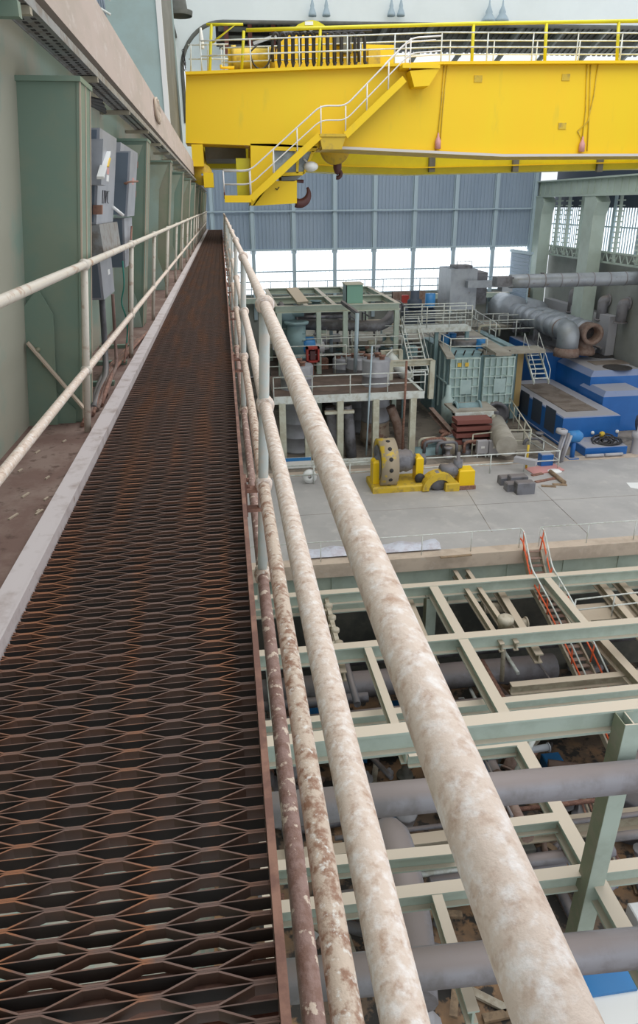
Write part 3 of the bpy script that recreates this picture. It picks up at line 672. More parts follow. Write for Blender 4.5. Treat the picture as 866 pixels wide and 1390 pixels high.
for k in range(13):
    x0 = 374+9.4*k+(0 if k < 12 else 4); w = 4.2; yb_ = 93 - (4 if k == 12 else 0) - (k % 2)*3
    pts = [AY(x0-w*.9, 84, YG+.7), AY(x0-w, 55, YG+.7)] + [AY(x0-w*math.cos(PI*j/6), 52-7*math.sin(PI*j/6), YG+.7) for j in range(1, 6)] + [AY(x0+w, 55, YG+.7), AY(x0+w*1.0, 84, YG+.7), AY(x0+w+.6, yb_, YG+.7), AY(x0+w+2.4, 84, YG+.7)]
    MB().tube(pts, .065, 6).build('cable_loop', mCable, fes)
b = MB().tube([AY(366,46,YG+.7), AY(505,42,YG+.7)], .04, 6).tube([AY(350,60,YG+.7)] + [AY(352-14*math.cos(PI*j/8)+2, 70+24*math.sin(PI*j/8), YG+.7) for j in range(0, 9)] + [AY(372,50,YG+.7)], .035, 6)
b.build('cable_rail', mCable, fes)
wn = thing('crane_trolley', 'yellow winch trolley behind the festoon cables on the crane', 'winch', (5, YG+3.5, 6.8))
YT = YG+3.2
MB().prism([AY(371,96,YT), AY(452,96,YT), AY(452,44,YT), AY(392,46,YT), AY(378,60,YT)], (0,2,0)).build('winch_housing', mYel, wn)
MB().box(AY(310,80,YT).x, AY(372,80,YT).x, YT, YT+2, ztop(2)-.1, AY(330,66,YT).z).build('machine_deck', mYel, wn)
MB().lathe(AY(340,80,YT-.2)+Vector((-.8,0,0)), (1,0,0), [(0,.1),(0,.5),(.2,.5),(.2,.4),(1.6,.4),(1.6,.5),(1.8,.5),(1.8,.1)], 16).build('drum', mYelD, wn)
MB().box(AY(452,80,YT).x, AY(535,80,YT).x, YT, YT+2, ztop(6)-.1, AY(480,60,YT).z).build('gear_case', mYel, wn)
for px, y0, y1, w in ((470,50,72,7),(486,52,70,5),(508,66,88,8),(458,44,60,4)):
    MB().box(AY(px-w,y0,YT-.3).x, AY(px+w,y0,YT-.3).x, YT-.4, YT, AY(px,y1,YT-.3).z, AY(px,y0,YT-.3).z).build('control_box', mSoffit if px != 508 else mYelD, wn)
MB().box(AY(290,90,YT).x, AY(372,90,YT).x, YT+.5, YT+2.5, ztop(2)-.1, ztop(2)+.02).build('rear_deck', mYelD, wn)
b = MB().box(AY(308,92,YF).x, AY(340,92,YF).x, YF-.1, YF+.5, AY(320,101,YF).z, AY(320,97,YF).z).tube([AY(300,88,YF), AY(300,92,YF), AY(318,92,YF)], .06, 6)
b.build('deck_fitting', mYel, cr_)
for (px, py) in ((649,107), (768,105), (763,171)): q = AY(px, py, YG-.01); MB().box(q.x-.17, q.x+.17, YG-.03, YG, q.z-.12, q.z+.12).build('vent', mYelD, cr_)
for pts in (((603,88),(599,140),(592,205)), ((607,88),(601,150),(597,200)), ((797,87),(795,150),(788,205)), ((802,87),(800,150),(797,205)), ((812,87),(806,130),(798,165),(784,178),(790,190),(789,205))):
    MB().tube([AY(a_, b_, YG-.04) for a_, b_ in pts], .022, 6).build('conduit', mYelD, cr_)
for px, py in ((594,199), (789,203)): MB().lathe(AY(px, py+3, YG-.1), (0,0,1), [(0,.02),(0,.13),(.3,.12),(.45,.05),(.6,.03)], 10).build('bulkhead_lamp', mPinkL, cr_)
b = MB()
for k in range(5): b.tube([AY(252,98-3*k,YG), AY(247+3*(k%2),88-5*k,YG), AY(250,66,YG)], .015, 5)
b.build('loose_wire', mDark, cr_)
b = MB()
for px in (259, 282, 304): b.tube([AY(px,97,YG+.6), AY(px,60,YG+.6)], .03, 6)
b.tube([AY(255,61,YG+.6), AY(310,60,YG+.6)], .03, 6).tube([AY(256,80,YG+.6), AY(310,80,YG+.6)], .025, 6).build('end_guard_frame', mSteelW, cr_)
MB().lathe(AY(274,66,YG+.8), (0,0,1), [(0,.1),(.3,.09),(.7,.04)], 8).build('beacon', mWhiteL, cr_)

# ================================================================== MACHINERY BAY
# --- left tank platform
Y1 = 37.9
pz = AY(560, 533, Y1).z
xl_, xr_ = AY(372, 548, Y1).x, AY(576, 533, Y1).x
Yb = G(560, 503, pz).y
t = thing('tank_platform', 'brown-floored steel platform around the grey tanks, on cream columns', 'platform', (5, Y1, ZD))
MB().box(xl_, xr_, Y1+.1, Yb, pz-.1, pz).build('deck_plate', mBrownFl, t)
MB().box(xl_, xr_, Y1-.05, Y1+.15, pz-.35, pz+.06).box(xr_-.2, xr_, Y1, Yb, pz-.35, pz+.06).build('edge_beam', mSteelW, t)
for px in (383, 417, 461, 509, 559):
    p = AY(px, 560, Y1+.2); MB().ibeam((p.x, p.y+.0, ZD), (p.x, p.y, pz-.3), .36, .34, .05, (0,1,0)).build('column', mCreamS, t)
p = AY(462, 560, Y1); MB().box(p.x-.9, p.x+.8, Y1-.1, Y1+.2, p.z-.06, p.z+.1).build('cross_bar', mCreamS, t)
railing('white two-bar railing on the front edge of the brown tank platform', [(xl_, Y1, pz), (xr_, Y1, pz)], 1.2, 2, .035, 2.4)
railing('white railing along the back of the brown tank platform', [(xl_, Yb, pz), (xr_, Yb, pz)], 1.2, 2, .035, 2.2)
def tank(px, pyb, pyt, Yc, r, label, low=None, dome=False, mt=mTank):
    a = AY(px, pyb, Yc); a.z = ZD; zt_ = AY(px, pyt, Yc-r).z
    t = thing('process_tank', label, 'tank', a); H_ = zt_-ZD
    zs = low if low else 0
    if low: MB().lathe(a, (0,0,1), [(0,r*.82),(0.3,r*.85),(.35,r*1.05),(.9,r*1.05),(.95,r*1.0),(H_*low,r*1.0)], 28).build('lower_lagging', mTankB, t)
    h0 = H_*low if low else 0
    prof = [(h0, r*.98)]
    z = h0
    while z < H_-.5: prof += [(z+.02, r*.98), (z+.05, r*1.02), (z+.10, r*1.02), (z+.13, r*.98)]; z += H_*.17
    prof += [(H_-.08, r), (H_, r*.94), (H_+.02, 0)]
    MB().lathe(a, (0,0,1), prof, 28).build('lagged_shell', mt, t)
    for k in range(3): 
        an = 1.2+2.1*k; c = a+Vector((math.cos(an)*r*.5, math.sin(an)*r*.5, H_)); MB().lathe(c, (0,0,1), [(0,.16),(.18,.16),(.18,.22),(.26,.22),(.26,0)], 10).build('nozzle', mRust2, t)
    return a, zt_
tank(508, 622, 491, 40.2, .86, 'tall grey and beige lagged tank standing through the brown platform', .30)
tank(405, 610, 500, 40.2, .98, 'wide grey tank half hidden behind the cream handrail')
tank(488, 600, 489, 43.6, .95, 'grey tank behind the tall beige-bottomed one')
tank(466, 600, 489, 44.4, .72, 'small pale grey tank farthest back on the brown platform')
t = thing('hanging_duct', 'dark grey bent duct pipe beside the cream column under the platform', 'pipe', AY(478, 600, 38.3))
MB().tube(bend([AY(470,550,38.4), AY(474,575,38.4), AY(477,620,38.2)], .5), .32, 12).build('pipe_body', mPipeD, t)
t = thing('hanging_duct', 'grey lagged duct curving under the platform left of the tall tank', 'pipe', AY(445, 600, 39))
MB().tube(bend([AY(448,552,39), AY(452,580,39), AY(455,612,39)], .5), .3, 12).build('pipe_body', mPipeG, t)
t = thing('drain_pipe', 'rusty brown pipe bending down right of the tall tank', 'pipe', AY(545, 600, 38.8))
MB().tube(bend([AY(530,552,38.8), AY(538,572,38.8), AY(543,595,38.8), AY(545,618,38.8)], .4), .28, 12).build('pipe_body', mSilvR, t)
one('rust_pole', 'thin rusty pole standing in front of the tank platform', 'pole', MB().tube([AY(552, 490, 37.6), AY(546, 610, 37.6)], .07, 8), mRust2)
one('tall_grey_post', 'tall slim grey post in front of the tall tank', 'pole', MB().tube([AY(505, 470, 37.7), AY(497, 618, 37.7)], .05, 8), mMull)
b = MB().box(xl_-.3, 15, 36.6, 37.0, ZD, ZD+.45)
one('pipe_channel_kerb', 'long pale steel kerb at the foot of the tank platform', 'kerb', MB().box(xl_-.3, AY(577,610,36.9).x, 36.8, 37.1, ZD, ZD+.35), mSteelW)
t = thing('large_pipe', 'bulky blue-grey pipe with beige flange lying behind the floor railing', 'pipe', AY(590, 615, 38.4))
MB().tube(bend([AY(560,620,38.2), AY(590,614,38.4), AY(617,600,38.8)], .3), .55, 16).build('pipe_body', mTurqD, t)
MB().lathe(AY(600,610,38.5), (1,0,.2), [(0,.5),(0,.72),(.3,.72),(.5,.66),(1.1,.5),(1.1,0)], 20).build('flanged_end', mPipeC, t)
# red box, blue pumps
t = thing('red_fire_cabinet', 'small bright red open-fronted box on a post above the tanks', 'box', AY(425, 490, 42.5))
a, c = AY(416,472,42.5), AY(434,492,42.5)
MB().box(a.x, a.x+.12, 42.5, 43.1, c.z, a.z).box(c.x-.12, c.x, 42.5, 43.1, c.z, a.z).box(a.x, c.x, 42.5, 43.1, a.z-.12, a.z).box(a.x, c.x, 42.5, 43.1, c.z, c.z+.12).box(a.x, c.x, 43.05, 43.1, c.z, a.z).build('casing', mRed, t)
MB().box(a.x+.25, c.x-.25, 42.6, 43.0, c.z+.15, a.z-.25).build('valve', mHook, t)
MB().tube([((a.x+c.x)/2, 42.8, c.z), ((a.x+c.x)/2, 42.8, c.z-2)], .06, 6).build('post', mRust2, t)
for px, py, w, lab in ((403, 462, 13, 'blue motor behind the vertical duct in the left plant'), (417, 470, 9, 'blue pump casing just above the red box')):
    p = AY(px, py, 45); t = thing('pump_motor', lab, 'pump', p)
    MB().lathe(p+Vector((-.5,0,0)), (1,0,0), [(0,.1),(0,.5),(.1,.62),(.9,.62),(1.0,.5),(1.0,.2),(1.2,.2),(1.2,0)], 16).build('motor_body', mBlueL, t)
    MB().box(p.x-.5, p.x+.6, p.y-.5, p.y+.5, p.z-.9, p.z-.55).build('motor_foot', mPipeD, t)
# --- left pipe rack frame
Y2 = 45.0
fz = AY(540, 411, Y2).z; xa, xb = AY(374, 411, Y2).x, AY(542, 411, Y2).x
Y3 = G(510, 388, fz).y; Y3 = min(Y3, 56)
t = thing('pipe_rack_frame', 'pale green steel frame of beams and columns above the pipes at the left', 'frame', (xa, Y2, ZD))
for k, y in enumerate((Y2, Y2+(Y3-Y2)*.45, Y3)): MB().ibeam((xa, y, fz), (xb, y, fz), .35, .45, .05).build('cross_beam', mGB, t)
for px in (374, 416, 455, 498, 541):
    x = AY(px, 411, Y2).x; MB().ibeam((x, Y2, fz-.02), (x, Y3, fz-.02), .3, .4, .05).build('long_beam', mGB, t)
for x in (xb-.2, AY(468,440,Y2).x, AY(432,440,Y2).x, xa+.2):
    for y in (Y2, Y3): MB().ibeam((x, y, ZD), (x, y, fz-.4), .3, .3, .04, (0,1,0)).build('column', mGB, t)
MB().beam(AY(396,392,Y2+1), AY(411,411,Y2-.5), .8, .15).build('loose_plank', mGBD, t)
a, c = AY(462,387,Y2+.3), AY(492,410,Y2+.3)
t = thing('mint_cabinet', 'mint green metal cabinet standing on the left pipe rack frame', 'cabinet', (a.x, Y2, fz))
MB().box(a.x+.35, c.x, Y2+.2, Y2+1.4, fz+.01, a.z).build('casing', mGreenB, t)
MB().box(a.x+.3, c.x+.05, Y2+.15, Y2+1.45, a.z, a.z+.08).build('lid', mCreamS, t)
MB().box(a.x+.34, a.x+.42, Y2+.2, Y2+1.4, fz+.01, a.z).build('side_panel', mTurqD, t)
t = thing('post_lamp', 'pale grey post with sloping arm standing above the tanks', 'post', AY(485, 500, 42.2))
MB().tube([AY(485,425,42.2), AY(482,505,42.2)], .12, 8).build('post', mMull, t)
MB().beam(AY(464,410,43.5), AY(486,426,42.2), .2, .2).build('sloping_arm', mPipeD, t)
def pipe(label, pts, r, M, group=None, rb_=.8, name='process_pipe', flanges=True):
    t = thing(name, label, 'pipe', pts[0], group); P_ = bend(pts, rb_)
    MB().tube(P_, r, 12).build('pipe_body', M, t)
    if flanges:
        for e, n_ in ((pts[0], pts[1]), (pts[-1], pts[-2])):
            d = (Vector(n_)-Vector(e)).normalized(); MB().lathe(Vector(e), d, [(0,0),(0,r*1.3),(r*.25,r*1.3),(r*.25,r)], 12).build('flange', M, t)
    return t
pipe('fat blue-grey duct turning down under the left end of the pipe rack', [AY(376,432,46), AY(392,431,46), AY(393,480,46)], .55, mTurqD)
pipe('broad grey horizontal duct crossing the pipe rack at mid height', [AY(402,440,45.5), AY(522,443,45.5), AY(522,443,45.5)+Vector((1.2,1.2,1.2))], .36, mPipeD)
pipe('thick blue-grey vertical duct left of the red box', [AY(402,436,44.8), AY(402,485,44.8)], .62, mTurqD)
pipe('grey lagged pipe running under the top of the left frame', [AY(375,424,48), AY(455,420,48), AY(470,420,49)], .35, mPipeG)
pipe('pale turquoise stub pipe in the middle of the left pipe rack', [AY(429,408,48), AY(428,440,48)], .3, mTurqD)
pipe('white diagonal chute pipe beside the back stairs', [AY(525,480,42), AY(555,515,41.5)], .35, mSteelW)
# small cream frame beside stairs
t = thing('portal_gantry', 'small cream portal frame beside the grey back tank', 'frame', AY(520, 480, 42))
MB().ibeam(AY(517,476,42), AY(545,474,42), .25, .3, .04).ibeam(AY(519,476,42), AY(519,495,42), .25, .25, .04, (0,1,0)).ibeam(AY(543,474,42), AY(543,493,42), .25, .25, .04, (0,1,0)).build('portal', mCreamS, t)
t = thing('portal_gantry', 'cream portal frame standing right of the brown platform', 'frame', AY(570, 520, 40))
MB().ibeam(AY(528,490,40), AY(587,487,40), .3, .35, .05).ibeam(AY(586,488,40), AY(583,540,40), .3, .3, .05, (0,1,0)).ibeam(AY(530,491,40), AY(529,515,40), .25, .25, .05, (0,1,0)).build('portal', mCreamS, t)
# tangled small pipework, counted singly but alike
for k in range(46):
    px = rnd.uniform(374, 545); py = rnd.uniform(415, 478); y = rnd.uniform(45.5, 54); p = AY(px, py, y)
    L_ = rnd.uniform(1, 5); r = rnd.choice((.06, .08, .12, .18)); M_ = rnd.choice((mPipeD, mPipeG, mGBD, mCreamS, mTurqD, mMull, mPipeD))
    v = rnd.choice(((L_,0,0), (L_,0,0), (0,L_,0), (0,0,-L_*.6)))
    pts = [p, p+Vector(v)]
    if rnd.random() < .5: pts.append(pts[-1]+Vector((0,0,-rnd.uniform(.5,2.5))))
    if pts[-1].x > AY(548, 440, y).x: continue
    one('small_pipe', 'thin pipe in the tangle under the left pipe rack frame', 'pipe', MB().tube(bend(pts, .25, 3), r, 8), M_, 'thin pipes under the left rack frame')
for k in range(34):
    px = rnd.uniform(376, 560); py = rnd.uniform(455, 492); y = rnd.uniform(44.5, 50); p = AY(px, py, y); s = rnd.uniform(.2, .55)
    M_ = rnd.choice((mPipeD, mDark, mTurqD, mCreamS, mGreyC, mRust2, mPipeG))
    b = MB()
    if k % 3 == 0: b.lathe(p, (0,0,1), [(0,s*.5),(s*.4,s*.5),(s*.4,s*.8),(s*.7,s*.8),(s,s*.3),(s*1.8,s*.3),(s*1.8,s*.7),(s*2,s*.7),(s*2,0)], 10)
    elif k % 3 == 1: b.bbox(p.x-s, p.x+s, p.y-s*.5, p.y+s*.5, p.z-s, p.z+s*.6, s*.15)
    else: b.lathe(p, (1,0,0), [(0,0),(0,s*.6),(s*.2,s*.7),(s*1.4,s*.7),(s*1.5,s*.3),(s*2,s*.3),(s*2,0)], 10)
    one('valve_unit', 'small valve or motor in the dark plant behind the tanks', 'valve', b, M_, 'small valves and motors behind the tanks')
# mid floor below pipe rack
one('rack_floor', 'dark grated floor under the left pipe rack', 'platform', MB().box(AY(372,480,46).x, AY(556,480,46).x, 45.2, 57, -10.2, -10.05), mBrownFl)
for k, (px0, px1, py, y) in enumerate(((374,545,470,45.3), (400,545,484,44.6), (380,470,495,43), (545,600,452,47))):
    a, c = AY(px0, py, y), AY(px1, py-2, y)
    railing(['thin white railing across the plant behind the red box', 'thin white railing just behind the tanks', 'white railing at the back left of the tank platform', 'short white railing below the central gantry'][k], [a, Vector((c.x, y, a.z))], 1.1, 2, .035, 1.8)

# --- central turquoise turbine casing
Y4 = 43.4
zc = AY(650, 479, Y4).z; xc0, xc1 = AY(608, 500, Y4).x, AY(696, 500, Y4).x
Yc_ = G(572, 458, zc).y
t = thing('turbine_casing', 'tall pale turquoise panelled machine casing in the centre of the hall', 'machine', ((xc0+xc1)/2, Y4, ZD))
MB().box(xc0, xc1, Y4, Yc_, ZD, zc).build('casing_body', mTurqD, t)
for k, (f0, f1) in enumerate(((.02, .46), (.54, .99))):
    X0, X1 = xc0+(xc1-xc0)*f0, xc0+(xc1-xc0)*f1; Zb = AY(650, 548, Y4).z; Zt = zc-.25
    MB().box(X0, X1, Y4-.16, Y4, Zb, Zt).build('front_panel', mTurq, t)
    b = MB()
    for j in range(6): z = Zb+(Zt-Zb)*(.0+.195*j); b.box(X0-.03, X1+.03, Y4-.32, Y4-.14, z, z+.07)
    for j in range(6): x = X0+(X1-X0)*j/5; b.box(x-.035, x+.035, Y4-.30, Y4-.14, Zb, Zt)
    b.build('stiffening_ribs', mat('rib_green', (.56,.68,.64), .5, c2=(.42,.52,.48), scale=2), t)
    MB().box(X0+.7, X1-.5, Y4-.36, Y4-.3, Zb+(Zt-Zb)*.25, Zb+(Zt-Zb)*.55).build('inspection_cover', mTurq, t)
    for j in (0, 1): MB().box(X0+.45+.5*j, X0+.7+.5*j, Y4-.34, Y4-.3, Zt-.55, Zt-.3).build('yellow_label', mYelL, t) if k == 0 else None
    MB().box(X0+.2, X1-.2, Y4-.1, Y4, AY(650,573,Y4).z, Zb-.1).build('lower_panel', mTurq, t)
    MB().lathe(((X0+X1)/2, Y4-.1, AY(650,562,Y4).z), (0,-1,0), [(0,.9),(.35,.9),(.35,.7),(.2,.68),(.2,0)], 20).build('manhole', mPipeD, t)
b = MB()
y = Y4+.5
while y < Yc_: b.box(xc0-.1, xc0, y, y+.08, ZD+1, zc-.1); y += 1.1
b.box(xc0-.1, xc0, Y4, Yc_, zc-2, zc-1.9).build('side_ribs', mTurq, t)
for k in range(7): p = AY(617+12*k, 482, Y4-.1); MB().tube([p, p+Vector((0,-.3,.35))], .05, 6).build('lifting_lug', mDark, t)
# roof of the casing
t = thing('casing_hatch', 'dark round manhole cover and blue drums on the roof of the turquoise casing', 'hatch', (xc0+1, Y4+4, zc))
p = G(634, 466, zc+.1)
MB().lathe(p, (0,0,1), [(0,1.25),(.3,1.25),(.35,1.05),(.35,0)], 24).build('round_cover', mPipeD, t)
MB().lathe(G(626, 455, zc+.1), (0,0,1), [(0,1.1),(.2,1.1),(.5,.3),(.5,0)], 24).build('round_cover', mDark, t)
for px, py, in ((604,468), (613,466), (652,474)):
    q = G(px, py, zc+.02); one('blue_drum', 'bright blue drum on the roof of the turquoise casing', 'drum', MB().lathe(q, (0,0,1), [(0,.3),(.25,.32),(.5,.3),(.7,.3),(.7,0)], 12), mBlueL, 'blue drums on the casing roof')
MB().beam(G(590,450,zc+.15), G(612,486,zc+.15), .5, .12).build('edge_walkway', mBeigeFl, t)
railing('white railing round the roof edge of the turquoise casing', [G(574,460,zc), G(611,481,zc), G(660,480,zc)], 1.0, 2, .035, 1.6)
one('gangway', 'long beige gangway plank crossing from the casing roof toward the pipes', 'walkway', MB().beam(G(618,440,zc+.35), G(684,481,zc+.35), 1.0, .18), mBeigeFl)
one('casing_front_walk', 'beige platform edge along the top right of the turquoise casing', 'walkway', MB().box(AY(655,478,Y4).x, AY(738,474,Y4).x, Y4-.3, Y4+1.2, zc-.1, zc+.12), mBeigeFl)
t = thing('rear_casing', 'second pale turquoise casing with a rusty stain right of the panelled one', 'machine', (AY(715,500,Y4+.8).x, Y4+1, ZD))
MB().box(AY(697,500,Y4+1).x, 19.7, Y4+.9, Y4+9, ZD, zc-.1).build('casing_body', mTurqD, t)
MB().box(AY(701,500,Y4+.9).x, AY(709,500,Y4+.9).x, Y4+.85, Y4+.9, zc-4, zc-.15).build('stained_strip', mat('rust_stain_strip', (.42,.29,.12), .7), t)
steps('white steep stairs descending in front of the blue base', G(720,470,zc), AY(735,520,Y4-1.6), 1.0, mSteelW)
# central gantry
zg = AY(560, 446, 45.5).z
t = thing('central_gantry', 'white-railed gantry bridge behind the turquoise casing', 'gantry', AY(560, 446, 45.5))
a, c = AY(548,447,45.5), AY(640,440,45.5)
MB().box(a.x, c.x, 45.5, 46.8, zg-.3, zg).build('gantry_deck', mSteelW, t)
for x in (a.x+.2, (a.x+c.x)/2, c.x-.2): MB().box(x-.12, x+.12, 45.6, 45.84, ZD, zg-.3).build('gantry_column', mTurqD, t)
railing('white three-bar railing on the near side of the central gantry', [(a.x, 45.5, zg), (c.x, 45.5, zg)], 1.4, 3, .04, 1.5)
railing('white three-bar railing on the far side of the central gantry', [(a.x, 46.8, zg), (c.x, 46.8, zg)], 1.4, 3, .04, 1.5)
steps('white steel stairs climbing to the left end of the central gantry', AY(556,448,45.4), AY(572,515,42.2), 1.1, mSteelW)
t = thing('dark_blue_machine', 'dark blue pump set standing on the gantry level near the windows', 'machine', AY(572, 432, 48))
p = AY(572, 424, 48)
MB().bbox(p.x-1.2, p.x+.9, 47.6, 49, p.z-.8, p.z+.4, .2).build('base', mNavy, t)
MB().lathe(p+Vector((-.6,-.3,.4)), (0,0,1), [(0,.5),(.5,.5),(.6,.3),(1.1,.3),(1.1,0)], 14).build('motor', mNavy, t)
MB().lathe(p+Vector((.5,-.3,.4)), (0,0,1), [(0,.35),(.9,.35),(.9,0)], 14).build('motor', mBlueL, t)

# --- rear operating floor at right with railings
zr = -7.9
one('operating_floor', 'pale beige raised operating floor behind the blue machines', 'platform', MB().box(AY(640,425,50).x, 19.4, 46.6, 58.5, zr-.3, zr).box(19.4, 26.3, 55.0, 58.5, zr-.3, zr), mBeigeFl)
one('rear_floor', 'grey raised floor in front of the far windows', 'platform', MB().box(3, AY(640,425,50).x, 51, 58.5, -8.3, -8.0), mBeigeFl)
ln = [('white railing running back along the right of the silver pipes', [G(815,448,zr), G(745,412,zr)]),
      ('long white railing along the beige aisle at the right', [G(866,447,zr), G(762,404,zr)]),
      ('white railing on the far side of the beige aisle at the right', [G(866,428,zr), G(790,402,zr)]),
      ('white railing crossing behind the big silver pipe ends', [G(640,418,zr), G(700,416,zr)]),
      ('white railing in front of the far grey box', [G(620,404,zr), G(700,401,zr)]),
      ('white railing at the left edge of the operating floor', [G(622,410,zr), G(664,432,zr)]),
      ('white railing above the blue base beside the stairs', [G(664,458,zr), G(735,456,zr)]),
      ('white railing left of the silver pipes', [G(640,440,zr), G(672,462,zr)])]
for lab, pts in ln: railing(lab, pts, 1.25, 3 if 'aisle' in lab or 'casing' in lab else 2, .04, 1.7)
for k in range(16):
    px = rnd.uniform(625, 680); py = rnd.uniform(405, 462); p = G(px, py, zr); 
    if p.y < 47 or p.y > 58: continue
    L_ = rnd.uniform(1.5, 4); v = Vector((L_, 0, 0)) if k % 2 else Vector((0, L_*.6, 0))
    railing('short run of white railing among the pipes of the operating floor', [p, p+v], 1.15, 2, .04, 1.6, group='short railings on the operating floor')
for k in range(34):
    px = rnd.uniform(545, 700); py = rnd.uniform(400, 432); p = G(px, py, -7.95); 
    if p.y < 51 or p.y > 58: continue
    s = rnd.uniform(.25, .6); M_ = rnd.choice((mPipeG, mTurqD, mBlueL, mPipeD, mGreyC, mRedBr, mWhiteL, mBeigeFl))
    b = MB().bbox(p.x-s, p.x+s, p.y-s, p.y+s, p.z, p.z+s*1.3, s*.2) if k % 2 else MB().lathe(p, (0,0,1), [(0,s*.8),(s,s*.8),(s*1.2,s*.4),(s*2,s*.4),(s*2,0)], 10)
    one('floor_equipment', 'small piece of equipment on the floor before the far windows', 'equipment', b, M_, 'equipment before the far windows')
for k in range(30):
    px = rnd.uniform(640, 745); py = rnd.uniform(412, 462); p = G(px, py, zr)
    if p.x > 19.2 or p.y < 47 or p.y > 58: continue
    s = rnd.uniform(.15, .38); M_ = rnd.choice((mPipeG, mTurq, mBlueL, mPipeD, mSteelW, mCreamS, mBeigeFl))
    b = MB().bbox(p.x-s, p.x+s, p.y-s, p.y+s, p.z, p.z+s*2.2, s*.2) if k % 2 else MB().tube(bend([p, p+Vector((0,0,.8)), p+Vector((1.6,0,.8)), p+Vector((1.6,0,0))], .3, 3), .1, 8)
    one('deck_fitting', 'small fitting or pipe hoop on the beige operating floor left of the silver pipes', 'fitting', b, M_, 'fittings on the operating floor')
t = thing('brown_screen', 'low dark brown screen standing against the far windows', 'screen', AY(555, 405, 58))
a, c = AY(533,396,58), AY(577,408,58)
MB().box(a.x, c.x, 58, 58.2, c.z-.4, a.z).box(a.x, a.x+.2, 57.9, 58.3, -8, a.z).build('panel', mSilvR, t)
for px, py, c_, lab in ((550,405,mRed,'small red panel beside the brown screen'), (563,404,mBlueL,'small blue panel in front of the brown screen'), (604,405,mRed,'red drum behind the operating floor'), (774,404,mRed,'small red box near the right wall door')):
    p = AY(px, py, 56); one('small_panel', lab, 'panel', MB().bbox(p.x-.25, p.x+.3, 56, 56.3, p.z-.35, p.z+.25, .05), c_)  # plain small coloured panels, no signal equipment
# grey box and long pipe crossing at height
YB = 45.5
t = thing('grey_duct_box', 'large grey box with the long overhead pipe starting from it', 'duct box', AY(625, 400, 50))
a, c = AY(613,366,50), AY(646,405,50)
MB().box(a.x, c.x, 50, 53, c.z-.8, a.z).build('box_body', mSilver, t)
MB().box(c.x, c.x+1.0, 50.6, 52.6, c.z-.5, a.z-.3).build('side_box', mPipeD, t)
b = MB().box(a.x+.5, c.x-.2, 50.6, 52, a.z, a.z+.2).tube([(a.x+.6,50.6,a.z),(a.x+.6,50.6,a.z+.5),(c.x-.3,50.6,a.z+.5),(c.x-.3,50.6,a.z)], .03, 6)
b.build('roof_fitting', mPipeD, t)
MB().box(AY(634,387,49.6).x, AY(692,387,49.6).x, 49.4, 50, AY(660,390,49.6).z, AY(660,381,49.6).z).box(AY(680,387,49.6).x, AY(694,387,49.6).x, 49.3, 50.2, AY(660,396,49.6).z, AY(660,379,49.6).z).build('connecting_duct', mSilver, t)
t = thing('overhead_pipe', 'long thick grey pipe crossing high in front of the far right wall', 'pipe', AY(690, 381, 44.8))
pa, pb = AY(692,382,44.9), AY(868,377.5,44.9)
MB().tube([pa+(pb-pa)*(k/10) for k in range(11)], .44, 18).build('pipe_body', mSilver, t)
for k in range(1, 8): c = pa+(pb-pa)*(k/8); MB().lathe(c, (1,0,0), [(0,.44),(0,.46),(.06,.46),(.06,.44)], 18).build('joint_band', mPipeG, t)
for px in (735, 830): c = AY(px, 385, 44.9); MB().box(c.x-.1, c.x+.1, 44.8, 45, c.z, c.z+.7).build('hanger', mPipeD, t)
MB().box(AY(672,382,44.9).x, pa.x+.1, 44.5, 45.4, pa.z-.3, pa.z+.3).build('end_piece', mPipeD, t)
one('timber_crate', 'orange-brown timber crate below the overhead pipe', 'crate', (lambda b, p: [b.box(p.x-1.1, p.x+1.1, 59.2, 59.7, p.z-.6+.25*k, p.z-.6+.25*k+.2) for k in range(5)] and b)(MB(), AY(707,400,59.3)), mWood)
